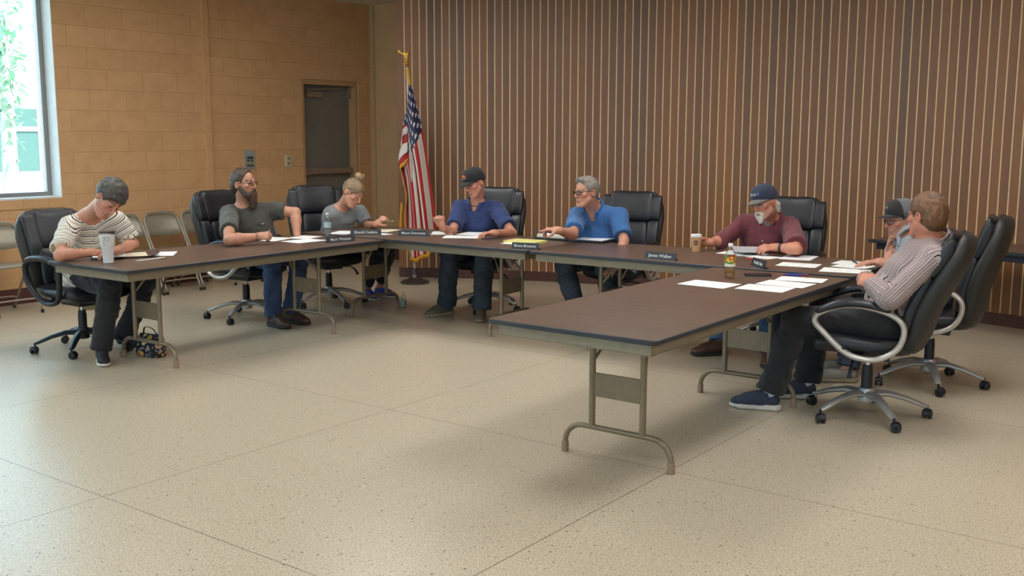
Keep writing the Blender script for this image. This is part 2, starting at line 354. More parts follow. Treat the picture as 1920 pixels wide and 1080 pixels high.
# block wall built in its own axes: object x runs along E2, y up the wall, so the courses lie level
def wall_obj(name, origin, xdir, holes, length, height, mat, thick=.26, parent=None):
    xs = sorted({0., length, *[h[0] for h in holes], *[h[1] for h in holes]}); ys = sorted({0., height, *[h[2] for h in holes], *[h[3] for h in holes]})
    mb = MB()
    for i in range(len(xs)-1):
        for j in range(len(ys)-1):
            cx, cy = (xs[i]+xs[i+1])/2, (ys[j]+ys[j+1])/2
            if any(h[0] < cx < h[1] and h[2] < cy < h[3] for h in holes): continue
            mb.box((xs[i], ys[j], -thick), (xs[i+1], ys[j+1], 0))
    me_o = struct(name, mb, mat, parent)
    bm = bmesh.new(); bm.from_mesh(me_o.data); bmesh.ops.remove_doubles(bm, verts=bm.verts, dist=1e-5)
    seen = {}
    for f in bm.faces: seen.setdefault(tuple(sorted(v.index for v in f.verts)), []).append(f)
    bmesh.ops.delete(bm, geom=[f for fs in seen.values() if len(fs) > 1 for f in fs], context='FACES_ONLY')
    bm.to_mesh(me_o.data); bm.free()
    x = np.asarray(xdir); z = np.cross(x, EZ)
    me_o.matrix_world = Matrix(((x[0], 0, z[0], origin[0]), (x[1], 0, z[1], origin[1]), (0, 1, z[2], origin[2]), (0, 0, 0, 1)))
    return me_o
W = [(2.3, 5.43, .985, 3.02), (-1.3, 1.75, .985, 3.02), (-4.9, -1.85, .985, 3.02)]
DOOR = (8.53, 9.475, 0., 2.255)
wall_obj('wall_left', room(LW, REARW, 0), E2, [(a-REARW, b-REARW, c, d) for a, b, c, d in W]+[(DOOR[0]-REARW, DOOR[1]-REARW, DOOR[2], DOOR[3])], FARW-REARW, CEIL, M['block'])
RW = [(.5, 4.0, .985, 3.02), (4.6, 8.4, .985, 3.02), (9.1, 13.2, .985, 3.02)]
wall_obj('wall_rear', room(RWALL, REARW, 0), -E1, [(a, b, c, d) for a, b, c, d in RW], RWALL-LW, CEIL, M['block'])
mb = MB(); mb.obox(room((LW-2.6)/2, FARW+.06, CEIL/2), E1, E2, EZ, (-2.6-LW)/2, .06, CEIL/2); struct('wall_far', mb, M['beige'])
mb = MB(); mb.obox(room(RWALL+.06, (1.4+REARW)/2, CEIL/2), E1, E2, EZ, .06, (1.4-REARW)/2, CEIL/2); struct('wall_right', mb, M['beige'])
# curved slat wall: pale backing, slats in front of it, dark plinth
mb = MB(); n = 150
for k in range(n):
    a, b = A0+(A1-A0)*k/n, A0+(A1-A0)*(k+1)/n
    q = [on_arc(a, AR+.0045), on_arc(b, AR+.0045), on_arc(b, AR+.14), on_arc(a, AR+.14)]
    mb.prism([tuple(p[:2]) for p in q], 0, CEIL, 0)
pitch = .0846/AR; ns = int((A0-A1)/pitch)
for k in range(ns):
    a = A0-pitch*k; b = a-.0698/AR
    if k == 0: a += .012/AR
    q = [on_arc(a, AR), on_arc(b, AR), on_arc(b, AR+.0055), on_arc(a, AR+.0055)]
    mb.prism([tuple(p[:2]) for p in q], .104, CEIL-.002, 1)
struct('wall_back', mb, [M['backing'], M['slat']])
mb = MB()
for k in range(n):
    a, b = A0+.013/AR+(A1-A0)*k/n, A0+.013/AR+(A1-A0)*(k+1)/n
    q = [on_arc(a, AR-.012), on_arc(b, AR-.012), on_arc(b, AR+.03), on_arc(a, AR+.03)]
    mb.prism([tuple(p[:2]) for p in q], 0, .106)
struct('baseboard_back', mb, M['plinth'])
mb = MB(); mb.obox(room(LW+.006, (REARW+DOOR[0])/2, .075), E1, E2, EZ, .006, (DOOR[0]-REARW)/2, .075); struct('baseboard_left', mb, M['baseb'])
mb = MB(); mb.obox(room((LW-5.)/2, FARW-.006, .07), E1, E2, EZ, (-5-LW)/2, .006, .07); struct('baseboard_far', mb, M['baseb'])
# cover strip on the block wall, pale bead in the corner
mb = MB(); mb.obox(room(LW+.012, 7.165, CEIL/2), E1, E2, EZ, .012, .035, CEIL/2); struct('trim_1', mb, M['block'])
mb = MB(); mb.obox(room(LW+.04, FARW-.008, CEIL/2), E1, E2, EZ, .04, .008, CEIL/2); struct('trim_2', mb, plain('pale_bead', hexl(192, 160, 120), .6))
# windows: aluminium frame, mullions, pane, white reveal
for i, (a, b, c, d) in enumerate(W+[('r',)+r for r in RW]) if False else enumerate(W):
    w = bpy.data.objects.new('window_%d' % (i+1), None); link(w); w['kind'] = 'structure'
    mb = MB(); x0 = LW-.2; ft = .055
    for lo, hi in (((a, c), (a+ft, d)), ((b-ft, c), (b, d)), ((a+ft, c), (b-ft, c+ft)), ((a+ft, d-ft), (b-ft, d)), (((a+b)/2-.025, c+ft), ((a+b)/2+.025, d-ft))):
        mb.obox(room(x0, (lo[0]+hi[0])/2, (lo[1]+hi[1])/2), E1, E2, EZ, .035, (hi[0]-lo[0])/2, (hi[1]-lo[1])/2)
    f = obj('window_frame', mb, M['alu'], w)
    mb = MB(); mb.obox(room(x0-.005, (a+b)/2, (c+d)/2), E1, E2, EZ, .003, (b-a)/2-ft, (d-c)/2-ft); obj('pane', mb, M['glass'], w)
    mb = MB(); th = .006
    for cc, hy, hz in (((b-th/2, (c+d)/2), th/2, (d-c)/2), ((a+th/2, (c+d)/2), th/2, (d-c)/2), (((a+b)/2, d-th/2), (b-a)/2-th, th/2)):
        mb.obox(room(LW-.083, cc[0], cc[1]), E1, E2, EZ, .082, hy, hz)
    obj('window_reveal', mb, M['white'], w)
    mb = MB(); mb.obox(room(LW-.078, (a+b)/2, c+.008), E1, E2, EZ, .09, (b-a)/2-th, .008); mb.obox(room(LW+.004, (a+b)/2, c-.045), E1, E2, EZ, .008, (b-a)/2+.02, .044, 1); obj('window_sill', mb, [M['white'], M['block']], w)
for i, (a, b, c, d) in enumerate(RW):
    w = bpy.data.objects.new('window_%d' % (i+4), None); link(w); w['kind'] = 'structure'
    mb = MB(); ft = .055
    for lo, hi in (((a, c), (a+ft, d)), ((b-ft, c), (b, d)), ((a+ft, c), (b-ft, c+ft)), ((a+ft, d-ft), (b-ft, d)), (((a+b)/2-.025, c+ft), ((a+b)/2+.025, d-ft))):
        mb.obox(room(RWALL-(lo[0]+hi[0])/2, REARW-.15, (lo[1]+hi[1])/2), E1, E2, EZ, (hi[0]-lo[0])/2, .03, (hi[1]-lo[1])/2)
    obj('window_frame', mb, M['alu'], w)
    mb = MB(); mb.obox(room(RWALL-(a+b)/2, REARW-.15, (c+d)/2), E1, E2, EZ, (b-a)/2-ft, .003, (d-c)/2-ft); obj('pane', mb, M['glass'], w)
# door: frame, slab, closer, exit bar
dr = bpy.data.objects.new('door_1', None); link(dr); dr['kind'] = 'structure'
a, b, _, d = DOOR; xf = LW-.13
mb = MB()
for y0, y1, z0, z1 in ((a, a+.05, 0, d), (b-.05, b, 0, d), (a+.05, b-.05, d-.06, d)): mb.obox(room(LW-.1, (y0+y1)/2, (z0+z1)/2), E1, E2, EZ, .085, (y1-y0)/2, (z1-z0)/2)
obj('door_frame', mb, M['frame'], dr, bevel=.004)
mb = MB(); mb.obox(room(xf-.02, (a+b)/2, (d-.05)/2), E1, E2, EZ, .022, (b-a)/2-.045, (d-.05)/2); obj('door_slab', mb, M['door'], dr)
mb = MB(); mb.obox(room(xf+.03, a+.28, d-.175), E1, E2, EZ, .03, .13, .035); cl = obj('door_closer', mb, M['bar'], dr, bevel=.006)
mb = MB(); mb.tube([room(xf+.05, a+.16, d-.125), room(xf+.09, a+.5, d-.10), room(xf+.02, b-.11, d-.08)], .011); mb.obox(room(xf+.03, b-.07, d-.14), E1, E2, EZ, .02, .02, .07); obj('closer_arm', mb, M['bar'], cl)
mb = MB(); mb.obox(room(xf+.05, (a+b)/2, 1.145), E1, E2, EZ, .022, (b-a)/2-.08, .035); mb.obox(room(xf+.035, a+.12, 1.145), E1, E2, EZ, .045, .045, .045); obj('exit_bar', mb, M['bar'], dr, bevel=.006)
# louvred return-air grille low on the far wall
def far_pt(u, v, off=0.):
    dd = _dir(u, v); o = V3(0, 0, CH); t = (FARW-off-E2@o)/(E2@dd); return o+t*dd
vt = thing('wall_vent', 'beige louvred return air grille low on the far wall behind the flag', 'vent', tuple(room(-8.35, FARW, .1)))
vt_w, vt_h = .62, .86
def vloc(x, z, y): return E1*x-E2*y+EZ*z
mb = MB()
for x0, x1, z0, z1 in ((-vt_w, -vt_w+.035, 0, vt_h), (vt_w-.035, vt_w, 0, vt_h), (-vt_w+.035, vt_w-.035, 0, .035), (-vt_w+.035, vt_w-.035, vt_h-.035, vt_h)):
    mb.obox(vloc((x0+x1)/2, (z0+z1)/2, .012), E1, E2, EZ, (x1-x0)/2, .012, (z1-z0)/2)
obj('vent_frame', mb, M['beige'], vt, bevel=.003)
mb = MB(); k = 0
while .05+k*.036 < vt_h-.05:
    z = .06+k*.036; ax = nrm(E2*.8-EZ*.0+EZ*.75); mb.obox(vloc(0, z, .008), E1, ax, np.cross(E1, ax), vt_w-.035, .017, .0025); k += 1
obj('louvre', mb, M['beige'], vt)
mb = MB(); mb.obox(vloc(0, vt_h/2, .0015), E1, E2, EZ, vt_w-.035, .001, vt_h/2-.03); obj('vent_backing', mb, plain('vent_dark', hexl(70, 56, 42), .8), vt)
# plates on the block wall
def wplate(name, label, e2, z, w, h, mats, extra):
    t = thing(name, label, 'wall plate' if name == 'control_panel' else 'outlet', tuple(room(LW, e2, z)))
    mb = MB(); mb.obox(E1*.006, E1, E2, EZ, .006, w/2, h/2); obj('cover_plate', mb, mats[0], t, bevel=.003)
    for nm, pts, m in extra:
        mb = MB()
        for (y, zz, hy, hz) in pts: mb.obox(E1*.016+E2*y+EZ*zz, E1, E2, EZ, .006, hy, hz)
        obj(nm, mb, m, t, bevel=.002)
wplate('control_panel', 'small steel control panel with dark knobs on the block wall above the bearded man', 7.715, 1.305, .155, .215, [M['steel']],
       [*[('knob', [(-.03+.028*i, .028-.032*j, .010, .010)], M['plate']) for i in range(3) for j in range(2) if (i, j) != (1, 1)], ('switch_row', [(.0, -.062, .045, .011)], plain('dark_grey', hexl(80, 84, 80), .5)), ('indicator', [(-.005, -.034, .014, .012)], plain('amber', hexl(196, 160, 60), .5)), ('display', [(.005, .075, .038, .02)], plain('panel_display', hexl(150, 168, 172), .3))])
wplate('wall_outlet', 'ivory double outlet plate on the block wall left of the grey door', 8.285, 1.285, .10, .135, [M['ivory']],
       [('socket', [(-.0, .03, .02, .017)], plain('ivory_dark', hexl(150, 140, 108), .5)), ('socket', [(.0, -.03, .02, .017)], bpy.data.materials.get('ivory_dark') or plain('ivory_dark', hexl(150, 140, 108), .5))])
# outside: ground, pale building opposite, two trees
mb = MB(); g = [room(-60, -30, -.25), room(LW-.62, -30, -.25), room(LW-.62, 40, -.25), room(-60, 40, -.25)]; mb.add(g, [(0, 1, 2, 3)]); struct('ground', mb, plain('pale_paving', hexl(190, 186, 178), .9, nscale=3))
bd = thing('building', 'overexposed pale building with dark window bays seen through the window', 'building', tuple(room(-26, 8, -.25)))
mb = MB(); mb.obox(EZ*2.6, E1, E2, EZ, 3, 12, 2.6); obj('building_wall', mb, plain('pale_render', hexl(225, 222, 215), .9, nscale=2), bd)
for k in range(5):
    mb = MB(); mb.obox(E1*3.02+E2*(-8+4.2*k)+EZ*1.7, E1, E2, EZ, .05, 1.1, .7); wdw = obj('window_bay', mb, plain('bay_green', hexl(70, 96, 88), .2), bd) if k == 0 else obj('window_bay', mb, bpy.data.materials['bay_green'], bd)
    mb = MB(); mb.obox(E1*3.09+E2*(-8+4.2*k)+EZ*1.7, E1, E2, EZ, .02, .05, .7); mb.obox(E1*3.09+E2*(-8+4.2*k)+EZ*1.95, E1, E2, EZ, .02, 1.1, .05); obj('bay_bar', mb, M['white'], wdw)
def tree(x, y, h, label):
    t = thing('tree', label, 'tree', tuple(room(x, y, -.25))); mb = MB(); mb.tube([V3(0, 0, 0), V3(.05, 0, h*.5), V3(0, .1, h*.8)], [.14, .1, .05]); obj('trunk', mb, plain('bark', hexl(150, 160, 140), .9) if 'bark' not in bpy.data.materials else bpy.data.materials['bark'], t)
    mb = MB(); rr = random.Random(int(h*10))
    for k in range(500):
        q = V3(rr.gauss(0, .17), rr.gauss(0, .17), h*.62+rr.gauss(0, h*.13)); a = nrm(V3(rr.gauss(0, 1), rr.gauss(0, 1), rr.gauss(0, 1))); b_ = nrm(np.cross(a, V3(.3, .5, .8))); s = rr.uniform(.05, .11)
        mb.add([q-a*s, q+b_*s*.5, q+a*s, q-b_*s*.5], [(0, 1, 2, 3)])
    o = obj('crown', mb, plain('leaf', hexl(140, 186, 150), .8, nscale=3) if 'leaf' not in bpy.data.materials else bpy.data.materials['leaf'], t)
tree(-16.2, 8.35, 4.6, 'slim pale green tree outside the window')
# ================================================================ light: daylight through the windows and ceiling troffers
wd = bpy.data.worlds.new('sky'); SC.world = wd; wd.use_nodes = True; nt = wd.node_tree; bg = nt.nodes['Background']
bg.inputs['Color'].default_value = (.42, .78, 1., 1); bg.inputs['Strength'].default_value = SKY
def portal(c, xdir, zdir, w, h):
    l = bpy.data.lights.new('daylight', 'AREA'); l.shape = 'RECTANGLE'; l.size = w; l.size_y = h; l.cycles.is_portal = True
    o = bpy.data.objects.new('window_portal', l); link(o); z = -np.asarray(zdir); x = np.asarray(xdir); y = np.cross(z, x)
    o.matrix_world = Matrix(((x[0], y[0], z[0], c[0]), (x[1], y[1], z[1], c[1]), (x[2], y[2], z[2], c[2]), (0, 0, 0, 1)))
for a, b, c, d in W: portal(room(LW-.24, (a+b)/2, (c+d)/2), E2, E1, b-a, d-c)
for a, b, c, d in RW: portal(room(RWALL-(a+b)/2, REARW-.24, (c+d)/2), E1, E2, b-a, d-c)
lamp_m = NT('troffer_diffuser'); lamp_m.b.inputs['Emission Color'].default_value = (.975, .965, .96, 1); lamp_m.b.inputs['Emission Strength'].default_value = TROFF; lamp_m.set(.6)
for i, (a, b) in enumerate(TROFFERS):
    t = thing('ceiling_light', 'fluorescent ceiling troffer above the open floor', 'ceiling light', tuple(room(a, b, CEIL)), math.atan2(-.6, .8), 'ceiling troffers')
    mb = MB()
    for x0, x1, y0, y1 in ((-.32, -.29, -.62, .62), (.29, .32, -.62, .62), (-.29, .29, -.62, -.59), (-.29, .29, .59, .62)): mb.box((x0, y0, -.03), (x1, y1, 0))
    obj('light_frame', mb, M['white'], t)
    mb = MB(); mb.box((-.29, -.59, -.02), (.29, .59, -.008)); obj('diffuser', mb, lamp_m.m, t)
SC.view_settings.view_transform = 'Standard'; SC.view_settings.look = 'None'; SC.view_settings.gamma = 1; SC.view_settings.exposure = EXPO; SC.view_settings.use_curve_mapping = False
SC.cycles.use_denoising = True; SC.cycles.max_bounces = 8; SC.cycles.diffuse_bounces = 5; SC.cycles.sample_clamp_indirect = 6.
sun = bpy.data.lights.new('sun', 'SUN'); sun.energy = 18.; sun.color = (1., .97, .92); sun.angle = .01
suno = bpy.data.objects.new('sun', sun); link(suno); suno.rotation_euler = Vector(tuple(E1*.62+E2*.05+EZ*.78)).to_track_quat('Z', 'Y').to_euler()
# ================================================================ folding tables
def make_table(label, corner, ang, L=2.438, Wd=.914, group='brown folding tables set in a U'):
    # local x along the length, y across the width; corner = local (0, 0)
    H = .737
    t = thing('folding_table', label, 'table', tuple(corner), ang, group)
    mb = MB(); mb.prism(rrect(.004, .004, L-.004, Wd-.004, .03), H-.019, H); obj('tabletop', mb, M['top'], t)
    out = rrect(0, 0, L, Wd, .033); inn = rrect(.004, .004, L-.004, Wd-.004, .03); n = len(out); mb = MB()
    rings = [[(x, y, H-.0235) for x, y in inn], [(x, y, H-.021) for x, y in out], [(x, y, H-.0025) for x, y in out], [(x, y, H+.0006) for x, y in inn]]
    mb.grid(np.array(rings).transpose(1, 0, 2), closed_u=True); obj('edge_band', mb, M['edge'], t, smooth=True)
    mb = MB(); q = .045; th = .004; z0, z1 = H-.078, H-.0235
    mb.box((q, q, z0), (L-q, q+th, z1)); mb.box((q, Wd-q-th, z0), (L-q, Wd-q, z1)); mb.box((q, q+th, z0), (q+th, Wd-q-th, z1)); mb.box((L-q-th, q+th, z0), (L-q, Wd-q-th, z1))
    for yy in (q, Wd-q-.02): mb.box((q, yy, z0-.002), (L-q, yy+.02, z0+.002))
    mb.box((q, q+.02, z0-.002), (q+.02, Wd-q-.02, z0+.002)); mb.box((L-q-.02, q+.02, z0-.002), (L-q, Wd-q-.02, z0+.002))
    obj('apron', mb, M['apron'], t)
    for x, s in ((.46, 1), (L-.46, -1)):
        cy = Wd/2; mb = MB()
        bar = [(x, cy-.305, .03)]+[(x, cy-.305+.105*(1-math.cos(a)), .05+.105*math.sin(a)) for a in np.linspace(0, PI/2, 7)]
        bar += [(x, 2*cy-p[1], p[2]) for p in bar[::-1]]
        mb.tube(bar, .0145, 10)
        for yy in (cy-.145, cy+.145): mb.tube([(x, yy, .152), (x, yy, H-.03)], .0165, 10)
        mb.box((x-.005, cy-.13, .315), (x+.005, cy+.13, .435))
        mb.box((x-.02, cy-.2, H-.05), (x+.02, cy+.2, H-.0235))
        lf = obj('leg_frame', mb, M['legs'], t, smooth=True)
        for yy in (cy-.305, cy+.305):
            mb = MB(); mb.lathe([(.012, .0), (.0185, .0), (.0185, .05), (.0155, .055)], (x, yy, 0), 12); obj('foot_cap', mb, M['cap'], lf, smooth=True)
        mb = MB()
        for yy in (cy-.145, cy+.145):
            mb.tube([(x+s*.02, yy, .50), (x+s*.09, yy+(cy-yy)*.25, .60), (x+s*.3, cy+(yy-cy)*.35, H-.05)], .008, 8)
        mb.box((min(x+s*.26, x+s*.36), cy-.08, H-.06), (max(x+s*.26, x+s*.36), cy+.08, H-.045)); obj('brace', mb, M['legs'], lf, smooth=True)
    return t
AR_ = math.radians(53.1)
# corners solved from the photograph's table edges
make_table('brown folding table nearest the camera, with its empty end facing the open floor', (.607, 4.291, 0), AR_)
make_table('brown folding table on the left with the white tumbler at its near end', (-2.46, 6.515, 0), math.radians(54.6))
bd_ = nrm(V3(2.103, 6.317, 0)-V3(-1.03, 8.545, 0)); ba = math.atan2(bd_[1], bd_[0])
o2 = V3(2.103, 6.317, 0)-bd_*2.438; o1 = o2-bd_*2.447+V3(bd_[1], -bd_[0], 0)*.0
make_table('brown folding table across the back at the corner, before the young man in navy', tuple(o1), ba)
make_table('brown folding table across the back holding the open binder and coffee cup', tuple(o2), ba)
# side table along the slat wall: black edged
sdir = nrm(V3(.815, -1.06, 0)); t = thing('side_table', 'dark brown side table with a thick black edge standing against the slat wall', 'table', tuple(flo(1627, 448, .737)*V3(1, 1, 0)), math.atan2(sdir[1], sdir[0]))
mb = MB(); mb.prism(rrect(.003, .003, 1.827, .607, .012), .715, .737); obj('tabletop', mb, M['top'], t)
mb = MB(); mb.grid(np.array([[(x, y, z) for x, y in rrect(0, 0, 1.83, .61, .015)] for z in (.712, .735)]).transpose(1, 0, 2), closed_u=True); mb.prism(rrect(.002, .002, 1.828, .608, .014), .709, .714); obj('edge_band', mb, M['edge'], t)
mb = MB(); 
for lo, hi in (((.06, .04, .655), (1.77, .06, .709)), ((.06, .55, .655), (1.77, .57, .709)), ((.06, .06, .655), (.08, .55, .709)), ((1.75, .06, .655), (1.77, .55, .709))): mb.box(lo, hi)
obj('apron', mb, plain('blue_black', hexl(36, 40, 52), .45), t)
for x in (.2, 1.63):
    for y in (.11, .5): mb = MB(); mb.tube([(x, y, 0), (x, y, .709)], .017, 12); obj('leg', mb, M['plastic'], t, smooth=True)
# ================================================================ executive chairs
def sup(a, n):  # superellipse point
    c, s = math.cos(a), math.sin(a); return math.copysign(abs(c)**(2/n), c), math.copysign(abs(s)**(2/n), s)
def loft_pad(name, rows, mat, parent, n=28, ex=3.2):
    """rows: (centre y, centre z, tangent angle, half width, half thickness, curve) along the pad"""
    P = []
    for cy, cz, ang, hw, ht, cv in rows:
        ny, nz = math.cos(ang), math.sin(ang); r = []
        for k in range(n+1):
            a, b = sup(2*PI*k/n, ex); x = a*hw; yy = b*ht+cv*(a*a)
            r.append((x, cy+ny*yy, cz+nz*yy))
        P.append(r)
    mb = MB(); mb.grid(P); m = len(P)
    mb.f.append(tuple(range(n-1, -1, -1))); mb.f.append(tuple((m-1)*(n+1)+k for k in range(n))); mb.m += [0, 0]
    return obj(name, mb, mat, parent, smooth='all')
def make_chair(kind, label, group, tilt=8, loc=(0, 0, 0), face=(0, 1), spin=0., lift=0.):
    al = kind == 'silver'; face = nrm(V3(face[0], face[1], 0)); rz = math.atan2(face[1], face[0])-PI/2
    t = thing('office_chair', label, 'chair', tuple(loc), rz, group)
    mb = MB(); R = .335
    for k in range(5):
        a = 2*PI*k/5+spin; d = V3(math.cos(a), math.sin(a), 0)
        pts = [d*.03+EZ*.135, d*.12+EZ*.14, d*.22+EZ*.115, d*.315+EZ*.078, d*R+EZ*.072]
        mb.tube(pts, [.034, .030, .025, .02, .016], 10, up=EZ, sx=.62, sy=1.)
    mb.lathe([(.03, .085), (.045, .09), (.048, .15), (.04, .168), (.03, .17)], n=20)
    obj('base', mb, M['base_al'] if al else M['plastic'], t, smooth=True)
    for k in range(5):
        a = 2*PI*k/5+spin; d = V3(math.cos(a), math.sin(a), 0); w = nrm(V3(math.cos(a+1.1), math.sin(a+1.1), 0)); s = np.cross(EZ, w); c = d*R+w*.012+EZ*.0275
        mb = MB()
        for q in (-1, 1):
            ring = [[c+s*(q*x)+(w*math.cos(b)+EZ*math.sin(b))*r for b in np.linspace(0, 2*PI, 19)] for x, r in ((.006, .01), (.006, .025), (.010, .0275), (.020, .0275), (.024, .024), (.024, .006))]
            mb.grid(ring)
        mb.grid([[c+s*x+(w*math.cos(b)+EZ*math.sin(b))*.031 for b in np.linspace(.1, PI-.1, 9)] for x in (-.014, .014)]); mb.tube([d*R+EZ*.045, d*R+EZ*.08], .007, 8)
        obj('caster', mb, M['plastic'], t, smooth=True)
    z0 = .36+lift
    mb = MB(); mb.lathe([(.031, .15), (.031, .27), (.028, .285), (.028, .30)], n=18); mb.lathe([(.014, .29), (.014, z0)], n=12, m=1); obj('gas_lift', mb, [M['plastic'], M['chrome']], t, smooth=True)
    mb = MB(); mb.box((-.09, -.12, z0-.015), (.09, .12, z0+.03)); mb.tube([(-.08, .05, z0), (-.2, .07, z0-.004), (-.24, .075, z0-.04), (-.265, .078, z0-.085)], [.006, .006, .009, .014], 8); obj('tilt_lever', mb, M['plastic'], t, bevel=.004)
    # seat cushion: rows run from the back to the rounded front
    zs = z0+.085; rows = []
    for y, dz, hw, ht in ((-.235, .0, .20, .03), (-.225, .0, .225, .05), (-.18, 0, .25, .058), (-.05, -.004, .265, .058), (.10, .0, .268, .060), (.20, .004, .262, .062), (.255, -.002, .25, .056), (.28, -.012, .225, .036)):
        rows.append((y, zs+dz, PI/2, hw, ht, .012))
    seat = loft_pad('seat', rows, M['leather'], t)
    mb = MB()
    for y, hw in ((.02, .235), (.12, .238)):
        mb.tube([(x, y+.01*math.cos(x*6), zs+.0605+.012*(x/.266)**2*.9) for x in np.linspace(-hw, hw, 15)], .0028, 6)
    obj('seam', mb, M['plastic'], seat, smooth=True)
    # backrest leans about its foot
    tl = math.radians(tilt); cy, cz = -.215, zs-.02
    def back(y, z): return cy+y*math.cos(tl)-(z)*math.sin(tl), cz+y*math.sin(tl)+z*math.cos(tl)
    hs_ = 1. if al else .9; hgt = .69*hs_
    prof = [(0, .03, .20, .03), (.03, .028, .232, .045), (.12, .020, .25, .052), (.24, .028, .262, .056), (.36, .014, .27, .056), (.48, -.012, .272, .054), (.58, -.028, .256, .05), (.65, -.034, .222, .042), (hgt, -.034, .19, .03), (hgt+.012, -.034, .12, .012)]
    prof = [(z*hs_, y, hw*(1.06 if al else 1.08), ht) for z, y, hw, ht in prof[:-2]]+[(hgt, -.034, .19, .03), (hgt+.012, -.034, .12, .012)]
    rows = []
    for z, y, hw, ht in prof:
        yy, zz = back(y-.05, z); rows.append((yy, zz, tl, hw, ht*1.15, .035))
    shell = loft_pad('backrest', rows, M['leather2'], t, 36)
    def pad(name, z0_, z1_, hw, ht, yoff, par, nrow=15, xo=0.):
        rows = []
        for i in range(nrow):
            f = (1-math.cos(PI*i/(nrow-1)))/2; z = (z0_+(z1_-z0_)*f)*hs_; y = np.interp(z, [p[0] for p in prof], [p[1] for p in prof]); e = (1-abs(2*f-1)**3)**.5
            yy, zz = back(y+yoff, z); rows.append((yy, zz, tl, hw*(.80+.20*e), ht*(.12+.88*e), .03*(hw/.27)))
        o = loft_pad(name, rows, M['leather'], par, 28, 3)
        if xo: 
            for v in o.data.vertices: v.co.x += xo
        return o
    if al:
        pad('headrest', .43, .69, .205, .046, .026, t); pad('lumbar_cushion', .06, .425, .175, .036, .03, t)
        for q in (-1, 1):
            pad('side_bolster', .44, .66, .05, .036, .034, t, xo=q*.225); pad('side_bolster', .09, .44, .052, .034, .036, t, xo=q*.22)
    else:
        pad('headrest', .38, .68, .17, .042, .026, t); pad('lumbar_cushion', .04, .375, .2, .042, .028, t)
        for q in (-1, 1): pad('side_bolster', .28, .66, .055, .034, .03, t, xo=q*.2)
    # arms: closed loops beside the seat
    if al: L2 = [(y, .395+(z-.288)*.88) for y, z in [(.20, .585), (.262, .545), (.268, .495), (.225, .44), (.125, .335), (.045, .292), (-.06, .288), (-.15, .345), (-.19, .43), (-.185, .515), (-.12, .575), (0, .612), (.11, .615)]]
    else: L2 = [(.17, .61), (.205, .575), (.205, .50), (.19, .40), (.14, .355), (.02, .345), (-.12, .40), (-.20, .47), (-.225, .55), (-.20, .60), (-.10, .625), (.05, .63)]; L2 = [(y, .39+(z-.345)*1.1) for y, z in L2]
    dz = lift
    for q in (-1, 1):
        x = q*.292
        pts = cat([(x, y, z+dz) for y, z in L2], 6, True)
        mb = MB(); mb.tube(pts, .027 if al else .026, 12, closed=True, up=(1, 0, 0), sx=.85, sy=.62)
        arm = obj('armrest', mb, M['silver'] if al else M['plastic'], t, smooth='all')
        pp = cat([(x, y, z+dz+.014) for y, z in (L2[-3:]+L2[:2] if al else L2[-3:]+L2[:1])], 6); nn = len(pp)
        mb = MB(); mb.tube(pp, [.020+.019*math.sin(PI*i/(nn-1))**.5 for i in range(nn)], 12, up=(1, 0, 0), sx=1., sy=.62); obj('arm_pad', mb, M['leather'], arm, smooth='all')
        mb = MB(); b = q*.018; mb.obox((q*.262, .04, .405+lift), (1, 0, 0), (0, 1, 0), EZ, .03, .03, .006); obj('arm_bracket', mb, M['plastic'], arm); mb = MB(); mb.tube([(x+b*.4, .115, .445+dz), (x+b*1.05, .115, .445+dz)], .009, 10); obj('arm_bolt', mb, M['plastic'], arm, smooth=True)
    return t
G = 'silver armed executive chairs round the tables'
def fl(u, v): p = flo(u, v, 0.); return (p[0], p[1], 0)
wch = make_chair('black', 'black leather office chair with black plastic arms and base, striped woman in it', None, 9, (-3.21, 7.60, 0), (.82, -.57), spin=.75)
make_chair('silver', 'black leather executive chair with the bearded man in it', G, 8, (-2.33, 8.95, 0), (.86, -.51), spin=-.92)
make_chair('silver', 'black leather executive chair behind the woman with the hair bun', G, 6, (-1.74, 9.72, 0), (.55, -.83), spin=.35)
make_chair('silver', 'black leather executive chair of the young man in the navy shirt and black cap', G, 8, (-.25, 9.44, 0), (-.35, -.94), spin=.45)
make_chair('silver', 'black leather executive chair behind the man in the bright blue shirt', G, 9, (.93, 8.83, 0), (-.42, -.91), spin=.2)
make_chair('silver', 'black leather executive chair behind the old man in the maroon shirt', G, 9, (2.12, 8.05, 0), (-.42, -.91), spin=.5)
make_chair('silver', 'reclined black executive chair at the table end, behind the one with the checked shirt', G, 9, (2.71, 6.57, 0), (-.89, .45), spin=.9)
make_chair('silver', 'reclined black executive chair nearest the camera, under the man in the checked shirt', G, 17, (2.04, 5.79, 0), (-.92, .39), spin=-.1)
mb = MB(); mb.grid([[(x, y, .335-.07*k-.02*x*k) for k in (0, .5, 1)] for x, y in ((-.18, -.10), (-.12, -.13), (-.06, -.14))]); tg = obj('seat_tag', mb, M['manila'], wch); tg.modifiers.new('t', 'SOLIDIFY').thickness = .001; tg['label'] = 'beige paper tag hanging under the seat'
